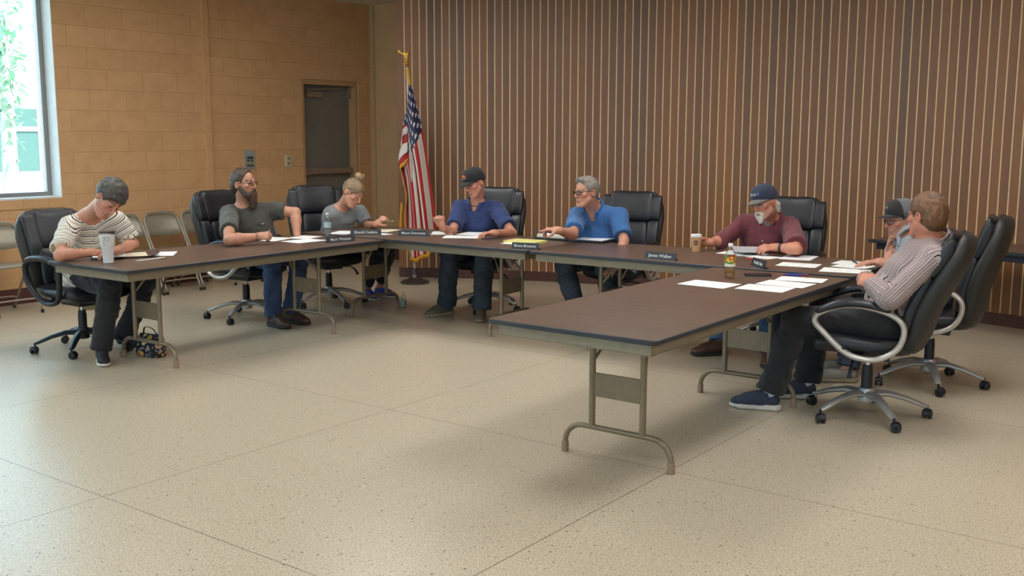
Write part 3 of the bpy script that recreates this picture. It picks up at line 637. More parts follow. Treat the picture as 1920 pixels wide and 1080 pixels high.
# ================================================================ metal folding chairs along the block wall
def make_fold():
    t = thing('folding_chair', 'x', 'chair', (0, 0, 0), 0, 'grey metal folding chairs against the block wall')
    # local: faces +y, back at -y
    def zy(z): return -.02-.30*(z-.0)/.80+.16     # front frame runs from front foot up to the back
    fr = [(-.20, .20, .015), (-.205, .03, .40), (-.205, -.12, .68), (-.17, -.155, .775), (-.10, -.165, .80), (.10, -.165, .80), (.17, -.155, .775), (.205, -.12, .68), (.205, .03, .40), (.20, .20, .015)]
    mb = MB(); mb.tube(cat(fr, 4), .0115, 10); f = obj('front_frame', mb, M['fold'], t, smooth='all')
    mb = MB(); mb.tube(cat([(-.2, .155, .115), (-.15, .15, .13), (.15, .15, .13), (.2, .155, .115)], 3), .008, 8); obj('stretcher', mb, M['fold'], f, smooth='all')
    for s in (-1, 1):
        mb = MB(); mb.tube([(s*.185, -.26, .015), (s*.185, .0, .40), (s*.185, .04, .44)], .0115, 10); r = obj('rear_leg', mb, M['fold'], t, smooth='all')
        mb = MB(); mb.lathe([(.014, 0), (.015, .03)], (s*.185, -.262, 0), 10); obj('foot_cap', mb, M['plastic'], r, smooth=True); mb = MB(); mb.lathe([(.014, 0), (.015, .03)], (s*.2, .202, 0), 10); obj('foot_cap', mb, M['plastic'], f, smooth=True)
    mb = MB(); mb.tube(cat([(-.185, -.2, .10), (-.12, -.19, .12), (.12, -.19, .12), (.185, -.2, .10)], 3), .008, 8); obj('rear_stretcher', mb, M['fold'], t, smooth='all')
    mb = MB(); P = []
    for x in np.linspace(-.195, .195, 13):
        e = abs(x/.195)**6; P.append([(x, .21-.03*e, .432), (x, .20-.03*e, .452), (x, .03, .448-.008*(1-e)), (x, -.15, .44), (x, -.165, .425)])
    mb.grid(P); o = obj('seat', mb, M['fold'], t, smooth='all'); so = o.modifiers.new('t', 'SOLIDIFY'); so.thickness = .012
    mb = MB(); P = []
    for x in np.linspace(-.2, .2, 15):
        e = abs(x/.2)**5; b = -.035*(1-(x/.2)**2)
        P.append([(x, -.075+b, .585+.02*(1-(x/.2)**2)*-1), (x, -.10+b, .64), (x, -.128+b, .71), (x, -.153+b, .785-.05*e)])
    mb.grid(P); o = obj('backrest', mb, M['fold'], t, smooth='all'); so = o.modifiers.new('t', 'SOLIDIFY'); so.thickness = .008
    return t
fproto = make_fold(); frz = math.atan2(-.6, .8)-PI/2
FOLD = [(4.62, 'grey metal folding chair at the wall behind the black office chair, at the left border'), (5.89, 'grey metal folding chair at the wall, half hidden by the striped top\'s sleeve'), (6.33, 'grey metal folding chair at the wall standing clear between the woman and the bearded man'), (6.77, 'grey metal folding chair at the wall, half hidden by the bearded man\'s chair'), (7.53, 'grey metal folding chair at the wall seen through the bend of the bearded man\'s arm')]
for i, (e2, lab) in enumerate(FOLD):
    p = room(LW+.42, e2)
    if i == 0: fproto.location = tuple(p); fproto.rotation_euler = (0, 0, frz); fproto['label'] = lab
    else: dup(fproto, tuple(p), frz, lab)
# ================================================================ flag on its stand
fp = flo(778, 530.5, 0.); FB = V3(fp[0], fp[1], 0)
def fw(u, v, off=0.): p = at(u, v, FB[1]+off); return p-FB            # point of the flag's upright plane, relative to the stand
top = fw(763.5, 124)
st = thing('flag_stand', 'round dark metal flag stand with white pole and gilt eagle before the slat wall', 'flag stand', tuple(FB))
mb = MB(); mb.lathe([(.155, 0), (.158, .012), (.15, .022), (.10, .04), (.06, .06), (.042, .085), (.036, .12), (.034, .16), (.026, .165)], n=32); obj('base', mb, plain('stand_base', hexl(92, 86, 82), .3, .7), st, smooth=True)
mb = MB(); mb.tube([V3(0, 0, .16), top], .0155, 14); obj('pole', mb, M['polew'], st, smooth=True)
mb = MB(); mb.lathe([(.012, -.02), (.02, -.01), (.022, 0), (.014, .012), (.024, .028), (.024, .036), (.012, .05)], tuple(top), 14)
fin = obj('finial', mb, M['gold'], st, smooth=True)
mb = MB(); b = top+EZ*.05
mb.tube([b, b+V3(-.004, 0, .04), b+V3(.0, 0, .075), b+V3(.018, 0, .10), b+V3(.032, 0, .098)], [.012, .021, .018, .011, .003], 10)
for q, tip in ((-1, V3(-.095, -.01, .105)), (1, V3(.03, .05, .12))):
    P = []
    for i in range(6):
        f = i/5; c = b+V3(0, 0, .05)*(1-f*.0)+(tip-V3(0, 0, .05))*f; w = .030*(1-f*.55)*(.6+.4*math.sin(f*9))
        P.append([c+V3(0, -.006, w), c+V3(0, -.009, 0), c+V3(0, -.006, -w*.9), c+V3(0, .005, 0), c+V3(0, -.006, w)])
    mb.grid(P)
mb.tube([b+V3(-.004, 0, .02), b+V3(-.03, .01, -.012)], [.012, .018], 8); obj('eagle', mb, M['gold'], fin, smooth=True)
# the cloth: curves down the fly for five hoist positions, given in the flag's plane (x px, y px, depth)
curves = {
 0.0: [(766, 140, 0), (776, 178, -.02), (786, 222, -.05), (795, 268, -.05), (804, 330, -.06), (812, 390, -.07), (818, 448, -.07)],
 .2: [(765, 160, 0), (770, 200, -.07), (776, 250, -.10), (786, 310, -.11), (794, 370, -.12), (801, 430, -.12), (806, 470, -.10)],
 .4: [(765, 188, 0), (763, 215, -.05), (766, 262, -.04), (775, 320, -.05), (782, 380, -.07), (788, 440, -.07), (792, 478, -.06)],
 .6: [(764, 220, 0), (757, 232, .03), (758, 275, .05), (767, 330, .0), (773, 385, -.02), (777, 440, -.03), (781, 484, -.03)],
 .8: [(764, 255, 0), (753, 262, .02), (750, 292, .03), (761, 340, .03), (765, 390, .03), (767, 440, .02), (771, 480, .02)],
 1.0: [(764, 296, 0), (756, 304, -.03), (748, 312, -.04), (753, 335, .02), (759, 375, .0), (757, 420, -.01), (765, 466, -.02)]}
us = sorted(curves); nv_, nu_ = 60, 52
ctrl = np.array([[list(fw(*q)) for q in curves[u]] for u in us])
along = np.array([cat(r, 10) for r in ctrl])            # hoist x fly
tt = np.linspace(0, along.shape[1]-1, nv_); along = np.array([[r[int(k)]*(1-k % 1)+r[min(int(k)+1, len(r)-1)]*(k % 1) for k in tt] for r in along])
sheet = []
for j in range(nv_):
    c = cat(along[:, j], 12); kk = np.linspace(0, len(c)-1, nu_); sheet.append([c[int(k)]*(1-k % 1)+c[min(int(k)+1, len(c)-1)]*(k % 1) for k in kk])
sheet = np.array(sheet).transpose(1, 0, 2)              # [u][v]
for i in range(nu_):
    for j in range(nv_):
        f = j/(nv_-1); sheet[i, j, 1] += .03*math.sin(i/nu_*15+1.)*min(1, f*3)+.012*math.sin(i/nu_*34)
        sheet[i, j] += V3(.012, 0, 0)*math.sin(i/nu_*19+f*2)*min(1, f*3)
mb = MB(); mb.grid(sheet); fo = obj('flag', mb, M['flag'], None, smooth='all', loc=tuple(FB)); tag(fo, 'hanging stars and stripes flag with gold fringe in the corner by the slat wall', 'flag')
at_ = fo.data.attributes.new('pat', 'FLOAT_VECTOR', 'POINT'); at_.data.foreach_set('vector', np.array([[(i+.5)/nu_, j/(nv_-1), 0] for i in range(nu_) for j in range(nv_)], float).ravel())
so = fo.modifiers.new('t', 'SOLIDIFY'); so.thickness = .002
mb = MB()
def strip(pts, outd, w=.045):
    P = []
    for p, o in zip(pts, outd): P.append([p, p+o*w*.5+V3(0, -.006, 0), p+o*w]) 
    mb.grid(P)
d_h = [nrm(sheet[-1, j]-sheet[-5, j]+EZ*-.02) for j in range(nv_)]; strip(list(sheet[-1]), d_h)
strip(list(sheet[:, -1]), [nrm(sheet[i, -1]-sheet[i, -4]) for i in range(nu_)])
strip([sheet[0, j] for j in range(0, nv_)], [nrm(sheet[0, j]-sheet[4, j]) for j in range(nv_)], .0) if False else None
fr = obj('fringe', mb, M['fringe'], fo, smooth='all'); so = fr.modifiers.new('t', 'SOLIDIFY'); so.thickness = .006
mb = MB(); mb.tube(cat([fw(764, 132), fw(766, 142, -.03), fw(768, 160, -.03)], 4), [.02]*2+[.016]*7, 8); obj('gold_collar', mb, M['fringe'], fo, smooth='all'); mb = MB()
mb.tube([fw(753, 380, -.02), fw(752.6, 388, -.02), fw(752.4, 393, -.02), fw(752, 398, -.02), fw(751, 425, -.02), fw(750.5, 452, -.02), fw(750.5, 455, -.02)], [.006, .013, .014, .010, .017, .021, .012], 12); obj('gold_tassel', mb, M['fringe'], fo, smooth='all')
# ================================================================ things on the tables
TZ = .7372
_pz = [0]
def sheet_paper(corners, label, mat='paper', name='paper', group=None, z=None, curl=0.):
    """corners: four pixels on the table top (near-left, near-right, far-right, far-left as seen)"""
    _pz[0] += 1; z = TZ+.0006+.0004*(_pz[0] % 6) if z is None else z
    q = [flo(u, v, z) for u, v in corners]; c = sum(q)/4; 
    ax = nrm((q[1]-q[0])+(q[2]-q[3])); ay = np.cross(EZ, ax); w = (np.linalg.norm(q[1]-q[0])+np.linalg.norm(q[2]-q[3]))/2; h = (abs((q[3]-q[0])@ay)+abs((q[2]-q[1])@ay))/2
    if w >= h: w, h = min(w, .30), min(max(h, .19), .225)
    else: w, h = min(max(w, .19), .225), min(h, .30)
    return flat_sheet(c, math.atan2(ax[1], ax[0]), w, h, label, mat, name, group, curl)
def flat_sheet(c, ang, w, h, label, mat='paper', name='paper', group=None, curl=0., th=.0012):
    land = w > h
    if land: ang += PI/2; w, h = h, w
    mb = MB(); n = 8; P = [[(x, y, curl*max(0, (y/h)*2)**2*.02+curl*max(0, -x/w*2-.4)**2*.02) for y in np.linspace(-h/2, h/2, n)] for x in np.linspace(-w/2, w/2, n)]
    mb.grid(P); mb.grid([[(p[0], p[1], p[2]+th) for p in r] for r in P])
    for r0 in ([(0, j) for j in range(n)], [(n-1, j) for j in range(n)], [(i, 0) for i in range(n)], [(i, n-1) for i in range(n)]):
        mb.grid([[P[i][j], (P[i][j][0], P[i][j][1], P[i][j][2]+th)] for i, j in r0])
    o = obj(name, mb, M[mat], None, loc=tuple(c), rz=ang); return tag(o, label, 'paper', group)
def nameplate(text, a, b, label, hgt=.05, tilt=.28, depth=.018):
    """a, b: pixels of the lower left and lower right front corners on the table"""
    p, q = flo(*a, TZ), flo(*b, TZ); w = np.linalg.norm(q-p); ang = math.atan2((q-p)[1], (q-p)[0]); c = (p+q)/2
    t = thing('nameplate', label, 'nameplate', tuple(c), ang, 'black engraved nameplates')
    mb = MB(); ty = math.sin(tilt)*hgt; tz = math.cos(tilt)*hgt
    sec = [(0, 0), (ty, tz), (ty+.004, tz), (.006+ty*.4, tz*.35), (depth+.02, .004), (depth+.02, 0)]
    k = len(sec); vs = [(x, y, z) for x in (-w/2, w/2) for y, z in sec]
    mb.add(vs, [tuple(range(k)), tuple(range(2*k-1, k-1, -1))]+[(i, k+i, k+(i+1) % k, (i+1) % k) for i in range(k)]); obj('plate', mb, M['plate'], t)
    cu = bpy.data.curves.new('t', 'FONT'); cu.body = text; cu.size = .03; cu.align_x = 'CENTER'; cu.align_y = 'CENTER'; cu.extrude = .0004; cu.offset = .0001
    to = bpy.data.objects.new('t', cu); COL.objects.link(to); bpy.context.view_layer.update()
    me = bpy.data.meshes.new_from_object(to.evaluated_get(bpy.context.evaluated_depsgraph_get())); bpy.data.objects.remove(to)
    xs = [v.co.x for v in me.vertices]; sc = min(1.1, w*.80/(max(xs)-min(xs)))
    me.transform(Matrix.Translation((0, ty*.5-.0012, tz*.5)) @ Matrix.Rotation(PI/2-tilt, 4, 'X') @ Matrix.Diagonal((sc, sc*1.0, 1, 1)))
    me.materials.append(M['letter']); o = bpy.data.objects.new('lettering', me); link(o, t); return t
nameplate('Mark Wisdom', (613, 456), (666, 452), 'black nameplate reading Mark Wisdom, before the clear water bottle')
nameplate('Brandi Cadena', (657, 441), (715, 440.5), 'black nameplate reading Brandi Cadena, before the woman with the bun')
nameplate('Mason Overstreet', (747, 442), (803, 443), 'black nameplate reading Mason Overstreet, by the flag')
nameplate('Bruce Broxson', (959, 466), (1009, 468.5), 'black nameplate reading Bruce Broxson, before the yellow pad')
nameplate('James Walker', (1208, 484), (1266, 489), 'black nameplate reading James Walker, left of the coffee cup')
nameplate('Freddy Ruiz', (1407, 496.5), (1431, 505), 'small crooked nameplate reading Freddy Ruiz, behind the black phone', hgt=.055, tilt=.35)
# white tumbler
def lathe_thing(name, label, cat_, px, prof_parts, z=TZ, rz=0.):
    p = flo(*px, z); t = thing(name, label, cat_, (p[0], p[1], z), rz)
    last = None
    for nm, prof, m in prof_parts:
        mb = MB(); mb.lathe(prof, n=32); o = obj(nm, mb, m, t, smooth=True)
    return t
wm = plain('white_powder_coat', hexl(216, 214, 214), .5, var=.04)
tm = lathe_thing('tumbler', 'tall white steel tumbler with a heart on the left table', 'tumbler', (203.5, 494), [
    ('cup', [(.033, .004), (.034, .018), (.034, .02), (.0365, .10), (.0445, .118), (.046, .122), (.0505, .198)], wm), ('base_ring', [(.031, 0), (.033, .002), (.0336, .0175)], M['chrome']),
    ('rim', [(.0505, .198), (.051, .2), (.0505, .209)], M['chrome']), ('lid', [(.0505, .207), (.052, .21), (.052, .217), (.04, .219), (.01, .219)], plain('smoked_lid', hexl(60, 60, 62), .25))])
vdir = math.atan2(-tm.location[1], -tm.location[0])
def cylp(r, a, z, off=.0008): return V3((r+off)*math.cos(a), (r+off)*math.sin(a), z)
mb = MB(); hp = []
for k in range(40):
    q = 2*PI*k/40; x = .016*math.sin(q)**3; y = .012*math.cos(q)-.005*math.cos(2*q)-.002*math.cos(3*q)
    hp.append(cylp(.0488, vdir-.02+x/.0488, .172+y*1.0))
mb.tube(hp, .0011, 5, closed=True); obj('heart_mark', mb, M['plate'], tm)
mb = MB()
for k in range(7): mb.tube([cylp(.0485, vdir-.52+.10*math.sin(k*2.1), .128+.0095*k), cylp(.0488, vdir-.44+.05*math.cos(k*1.7), .131+.0095*k), cylp(.0488, vdir-.40, .127+.0095*k)], .0013, 5)
obj('script_mark', mb, M['plate'], tm)
# woman's place
def slab_thing(name, label, cat_, px4, z, th, mat, r=.004, extra=None, group=None, bev=.001):
    q = [flo(u, v, z) for u, v in px4]; c = sum(q)/4; ax = nrm((q[1]-q[0])+(q[2]-q[3])); ay = np.cross(EZ, ax); w = (np.linalg.norm(q[1]-q[0])+np.linalg.norm(q[2]-q[3]))/2; h = (abs((q[3]-q[0])@ay)+abs((q[2]-q[1])@ay))/2
    t = thing(name, label, cat_, tuple(c), math.atan2(ax[1], ax[0]), group)
    return t, w, h
def pen(p, q, label, mats=('white', 'plastic'), r=.0045, name='pen'):
    p, q = np.asarray(p), np.asarray(q); d = q-p; L = np.linalg.norm(d); d = d/L
    t = thing(name, label, 'pen', tuple(p)); mb = MB(); mb.tube([d*L*.12, d*L*.8], r, 10); obj('barrel', mb, mats[0] if not isinstance(mats[0], str) else M[mats[0]], t, smooth=True)
    mb = MB(); mb.tube([d*0, d*L*.03, d*L*.12], [.0008, r*.5, r*.95], 10); obj('tip', mb, mats[1] if not isinstance(mats[1], str) else M[mats[1]], t, smooth=True)
    mb = MB(); mb.tube([d*L*.8, d*L*.96, d*L], [r*1.06, r, r*.6], 10); u_ = nrm(np.cross(d, (0.1, .2, 1))); mb.tube([d*L*.94+u_*r, d*L*.9+u_*r*1.9, d*L*.66+u_*r*1.6], r*.28, 6); obj('cap', mb, mats[1] if not isinstance(mats[1], str) else M[mats[1]], t, smooth=True)
    return t
L_ = math.radians(54.6)
def ltab(x, y, z=TZ): c = V3(-2.46, 6.515, 0); return c+V3(math.cos(L_), math.sin(L_), 0)*x+V3(-math.sin(L_), math.cos(L_), 0)*y+EZ*z
fol = thing('portfolio', 'open burgundy padfolio under the striped woman\'s papers on the left table', 'folder', tuple(flo(228, 481, TZ)), L_-.55)
mb = MB(); P = [[(x, y, .004+.03*max(0, (x-.16)/.09)**2 if x > .16 else .004) for y in np.linspace(-.13, .13, 4)] for x in np.linspace(-.2, .25, 14)]; mb.grid(P); o = obj('cover', mb, plain('burgundy_leather', hexl(76, 48, 46), .4), fol, smooth='all'); so = o.modifiers.new('t', 'SOLIDIFY'); so.thickness = .006
mb = MB(); mb.box((-.19, -.12, .0075), (-.02, .12, .016)); mb.box((.0, -.12, .0075), (.17, .12, .013)); obj('page_block', mb, M['cream'], fol)
flat_sheet(flo(205, 478, TZ+.021), L_-.6, .216, .279, 'white sheet the striped woman writes on, on the burgundy padfolio', 'paper', curl=.0)
flat_sheet(flo(302, 476, TZ+.001), L_-.75, .2, .279, 'bluish white sheet beside the burgundy padfolio on the left table', 'blank')
q = [flo(186, 484.5, TZ), flo(229, 489, TZ)]
ph = thing('phone', 'black phone with a silver edge lying beside the white tumbler', 'phone', tuple((flo(207, 489.5, TZ)*0+flo(193, 488, TZ))), L_-1.1)
mb = MB(); mb.prism(rrect(-.075, -.036, .075, .036, .01), 0, .009); obj('body', mb, M['plastic'], ph); mb = MB(); mb.prism(rrect(-.073, -.034, .073, .034, .009), .009, .0095); obj('screen', mb, plain('dark_screen', hexl(22, 24, 30), .1), ph)
pen(flo(252, 489.5, TZ+.005), flo(311, 483, TZ+.005), 'long white pen lying at the left table\'s edge', ('white', 'silver'), .0055)
# floral bag and its strap
bag = thing('handbag', 'quilted dark floral bag on the floor under the left table', 'bag', tuple(flo(284, 667, 0)), L_-PI/2+.05)
mb = MB(); rows = []
for z, hx, hy in ((0, .10, .05), (.006, .115, .062), (.04, .122, .068), (.09, .118, .06), (.13, .11, .045), (.155, .10, .022), (.16, .085, .008)):
    rows.append([(hx*sup(a, 3)[0], hy*sup(a, 3)[1]+.01*math.sin(3*a), z+.008*math.sin(2*a)*(z > .1)) for a in np.linspace(0, 2*PI, 33)])
mb.grid(rows); k_ = len(rows); mb.f.append(tuple(range(32, -1, -1))); mb.f.append(tuple((k_-1)*33+i for i in range(33))); mb.m += [0, 0]; obj('bag_body', mb, M['floral'], bag, smooth='all')
mb = MB(); mb.tube([(x, .0, .158+.004*math.sin(9*x)) for x in np.linspace(-.1, .1, 12)], .007, 8); obj('zip_band', mb, M['plastic'], bag, smooth=True)
mb = MB(); mb.tube(cat([(-.075, 0, .16), (-.05, -.01, .205), (.0, -.012, .215), (.05, -.01, .2), (.075, 0, .16)], 6), .006, 8, sy=.5); obj('handle', mb, M['plastic'], bag, smooth='all')
mb = MB(); mb.tube(cat([(-.11, .0, .14), (-.15, .0, .10), (-.19, -.02, .03), (-.23, -.05, .008), (-.27, -.06, .006)], 6), .012, 8, sy=.35, up=(0, 1, 0)); obj('strap', mb, M['plastic'], bag, smooth='all')
# bottles
mcl = m_glass('clear_plastic', (.93, .96, .97, 1), .25); mlab = plain('clear_label', hexl(168, 190, 196), .4)
def bottle(label, px, z, sc, capm, labm, juice=None, labz=(.085, .135), name='water_bottle'):
    p = flo(*px, z); t = thing(name, label, 'bottle', (p[0], p[1], z))
    s = sc; prof = [(.024, 0), (.031, .004), (.032, .02), (.0295, .03), (.032, .04), (.0325, .08), (.0325, .14), (.030, .155), (.02, .18), (.0125, .195), (.0125, .205)]
    mb = MB(); mb.lathe([(r*s, h*s) for r, h in prof], n=28); obj('bottle_body', mb, mcl, t, smooth=True)
    mb = MB(); mb.lathe([(.0145*s, .2*s), (.0145*s, .216*s), (.012*s, .218*s)], n=20); obj('cap', mb, capm, t, smooth=True)
    mb = MB(); mb.lathe([(.0331*s, labz[0]*s), (.0331*s, labz[1]*s)], n=28, cap=False); obj('label', mb, labm, t, smooth=True)
    if juice: mb = MB(); mb.lathe([(.022*s, .003*s), (.0295*s, .006*s), (.0302*s, .02*s), (.028*s, .03*s), (.030*s, juice*s)], n=24); obj('juice', mb, m_glass('amber_juice', (.88, .72, .36, 1), .2), t, smooth=True)
    else: mb = MB(); mb.lathe([(.022*s, .003*s), (.0295*s, .006*s), (.0302*s, .02*s), (.028*s, .03*s), (.030*s, .05*s)], n=24); obj('water', mb, m_glass('water_'+str(int(px[0])), (.82, .9, .92, 1), .3), t, smooth=True)
    return t
bottle('clear water bottle with white cap standing behind the Mark Wisdom nameplate', (614.5, 444.5), TZ, .95, M['white'], mlab)
bottle('half empty small clear bottle standing on the floor under the back tables', (757, 577.5), 0, .72, mcl, plain('teal_label', hexl(120, 170, 164), .4), labz=(.03, .1))
t = NT('juice_label'); co = t.coord(); x = t.n('ShaderNodeSeparateXYZ'); t.l(co, x.inputs[0]); vv = t.vor(co, 70, 'Color')
c_ = t.mix(t.math('GREATER_THAN', x.outputs[2], .098), hexl(220, 214, 204), hexl(186, 36, 34)); s_ = t.n('ShaderNodeSeparateColor'); t.l(vv, s_.inputs[0])
c_ = t.mix(t.math('MULTIPLY', t.math('GREATER_THAN', s_.outputs[0], .62), t.math('GREATER_THAN', x.outputs[2], .09)), c_, hexl(222, 180, 52)); c_ = t.mix(t.math('MULTIPLY', t.math('GREATER_THAN', s_.outputs[1], .8), t.math('GREATER_THAN', x.outputs[2], .09)), c_, hexl(70, 120, 50)); t.col(c_); t.set(.4)
bottle('juice bottle with red and yellow label and white cap on the nearest table', (1368, 521.5), TZ, .98, M['white'], t.m, .07, (.075, .145), 'juice_bottle')
# papers (pixels of the four corners on the table top)
def P4(label, pts, mat='paper', **k): return sheet_paper(pts, label, mat, **k)
P4('white sheet lying under the bearded man\'s forearm, nearest him', [(472, 451), (527, 453), (545, 446), (500, 444)])
P4('white sheet left of the Mark Wisdom nameplate, nearest the table edge', [(530, 454.5), (565, 457.5), (608, 449.5), (575, 446)], 'blank')
P4('white sheet between the bearded man\'s sheets and the water bottle', [(545, 447), (580, 449), (600, 443), (560, 441.5)])
P4('white sheet behind the Brandi Cadena nameplate, left of her hands', [(625, 439), (656, 440), (662, 433), (630, 432.5)], 'blank')
P4('cream sheets under the writing hand of the woman with the bun', [(693, 434), (728, 436), (750, 430.5), (705, 429)], 'cream')
P4('small white slip showing at the end of the Brandi Cadena nameplate', [(712, 440), (716, 440.5), (720, 437.5), (714, 437)], 'blank')
P4('white sheet behind the Mason Overstreet nameplate', [(803, 441), (832, 440), (862, 434.5), (822, 433.5)])
P4('white sheet nearest the edge before the young man in navy', [(818, 447), (892, 447.5), (905, 442), (843, 441)])
P4('white sheet under the left hand of the young man in navy', [(862, 440.5), (906, 442), (909, 436), (868, 434.5)], 'blank')
def pad(label, px, w, h, ang, n, mat, name='writing_pad', z=TZ):
    p = flo(*px, z); t = thing(name, label, 'pad', tuple(p), ang); mb = MB(); mb.box((-w/2, -h/2, .0), (w/2, h/2, n-.002)); obj('page_block', mb, M[mat], t, bevel=.001)
    mb = MB(); mb.box((-w/2, -h/2, n-.002), (w/2, h/2, n)); obj('top_sheet', mb, M[mat], t); mb = MB(); mb.box((-w/2-.002, h/2-.03, n-.0005), (w/2+.002, h/2+.002, n+.0015)); obj('binding', mb, M['manila'], t); return t
pad('yellow legal pad behind the Bruce Broxson nameplate', (985, 455, ), .215, .29, ba+PI/2+.1, .018, 'yellow')
P4('white sheet sticking out from under the yellow legal pad', [(946, 457.5), (985, 460), (1000, 455), (955, 452)], 'blank')
# open binder
bn = thing('binder', 'open black binder full of papers before the man in the bright blue shirt', 'binder', tuple(flo(1082, 449.5, TZ)), ba+.02)
mb = MB(); mb.prism(rrect(-.33, -.16, -.0, .16, .015), 0, .017); mb.prism(rrect(.0, -.16, .33, .16, .015), 0, .017); obj('cover', mb, M['leather'], bn, bevel=.004)
mb = MB(); mb.box((-.31, -.135, .0172), (-.04, .135, .038)); obj('page_block', mb, M['cream'], bn, bevel=.002)
mb = MB(); mb.box((-.312, -.137, .0382), (-.06, .137, .040)); obj('top_sheet', mb, M['blank'], bn)
for i in range(4): mb = MB(); mb.box((-.045, -.11+.055*i, .0185+.004*i), (-.025, -.07+.055*i, .0205+.004*i)); obj('divider_tab', mb, M['manila'], bn)
mb = MB(); mb.box((.05, -.14, .0172), (.31, .14, .023)); obj('right_pages', mb, M['blank'], bn, bevel=.002)
mb = MB()
for y in (-.1, 0, .1): mb.tube(cat([(-.02, y, .018), (-.012, y, .042), (.012, y, .042), (.02, y, .018)], 5), .002, 6)
obj('ring', mb, M['chrome'], bn)
# James's place
cupm = plain('kraft_cup', hexl(214, 166, 124), .7, nscale=20, var=.05)
cp = lathe_thing('coffee_cup', 'tan paper coffee cup with white lid in the old man\'s hand', 'cup', (1305, 471), [('cup', [(.029, 0), (.030, .002), (.0405, .108), (.0415, .11)], cupm), ('lid', [(.043, .108), (.0435, .115), (.041, .117), (.0405, .126), (.037, .128), (.034, .1245), (.005, .1245)], M['white'])])
vdir = math.atan2(-cp.location[1], -cp.location[0]); mb = MB(); c0 = [cylp(.0365-.0*k, vdir-.08+.0185*math.cos(q)/.036, .066+.0185*math.sin(q), .0006+.0018*math.sin(q)) for k in (0,) for q in np.linspace(0, 2*PI, 25)[:-1]]
mb.add(c0+[cylp(.0365, vdir-.08, .066, .0008)], [(i, (i+1) % 24, 24) for i in range(24)]); lg = obj('round_mark', mb, plain('brown_mark', hexl(84, 52, 36), .7), cp)
mb = MB()
for k in (-1, 0, 1): mb.tube([cylp(.0365, vdir-.08-.3+.1*abs(k), .066+.0065*k, .0024), cylp(.0365, vdir-.08+.3-.1*abs(k), .066+.0065*k, .0024)], .0013, 5)
obj('mark_line', mb, cupm, lg)
P4('white sheet lying left of the juice bottle\'s neck under the grey sheet', [(1342, 475), (1392, 479), (1415, 472), (1372, 469)])
gp = flat_sheet(flo(1400, 470, TZ+.02), ba+.5, .2, .26, 'grey sheet held up a little in the old man\'s left hand', 'greypaper', curl=.8)
P4('grey sheet lying before the old man\'s watch hand', [(1380, 480), (1420, 482), (1440, 476), (1400, 474)], 'greypaper')
P4('white sheet with red corner behind the crooked nameplate', [(1418, 484), (1440, 486.5), (1452, 481), (1425, 478)])
pen(flo(1399, 483.5, TZ+.006), flo(1420, 487.5, TZ+.006), 'red pen by the crooked nameplate', (plain('red_plastic', hexl(206, 56, 44), .35),)*2)
P4('white sheet under the old man\'s left elbow', [(1453, 486), (1515, 488.5), (1538, 481), (1483, 477)], 'blank')
P4('white sheet at the joint of the two right tables, alone', [(1453, 498), (1526, 502.5), (1543, 496), (1468, 491.5)])
P4('white printed sheets at the front edge of the back table by its right end', [(1517, 508), (1625, 514.5), (1640, 506), (1560, 502)])
P4('white printed sheets under the other stack at the back table\'s right end', [(1560, 500), (1625, 505), (1643, 499), (1580, 493)])
P4('white printed sheet under the black pen at the back table\'s right end', [(1566, 495), (1610, 497.5), (1625, 492), (1573, 487.5)])
pen(flo(1598, 488.5, TZ+.009), flo(1608, 494, TZ+.009), 'black pen lying on the sheets at the table\'s right end', ('plastic', 'plastic'))
P4('white sheet nearest the camera, alone left of the three others', [(1267, 533.5), (1362, 542), (1386, 533), (1305, 523.5)], 'blank')
P4('white printed sheet nearest the edge in the row of three', [(1377, 541), (1466, 549), (1492, 540), (1404, 532.5)])
P4('white printed sheet in the middle of the row of three', [(1416, 532), (1505, 541), (1530, 532.5), (1443, 525)])
P4('white printed sheet farthest in the row of three, by the blue pen', [(1448, 524.5), (1537, 530.5), (1557, 524), (1470, 518.5)])
phn = thing('phone', 'black phone lying alone between the juice bottle and blue pen', 'phone', tuple(flo(1421, 517, TZ)), math.atan2(*(flo(1450, 517, TZ)-flo(1393, 516, TZ))[1::-1]))
mb = MB(); mb.prism(rrect(-.082, -.04, .082, .04, .01), 0, .011); obj('body', mb, M['plastic'], phn, bevel=.002); mb = MB(); mb.prism(rrect(-.08, -.038, .08, .038, .009), .011, .0115); obj('screen', mb, bpy.data.materials['dark_screen'], phn)
pen(flo(1466, 514.5, TZ+.006), flo(1517, 516, TZ+.006), 'blue and red pen behind the row of three sheets', (plain('blue_plastic', hexl(56, 66, 160), .3), plain('red_blue', hexl(150, 60, 66), .3)), .007)
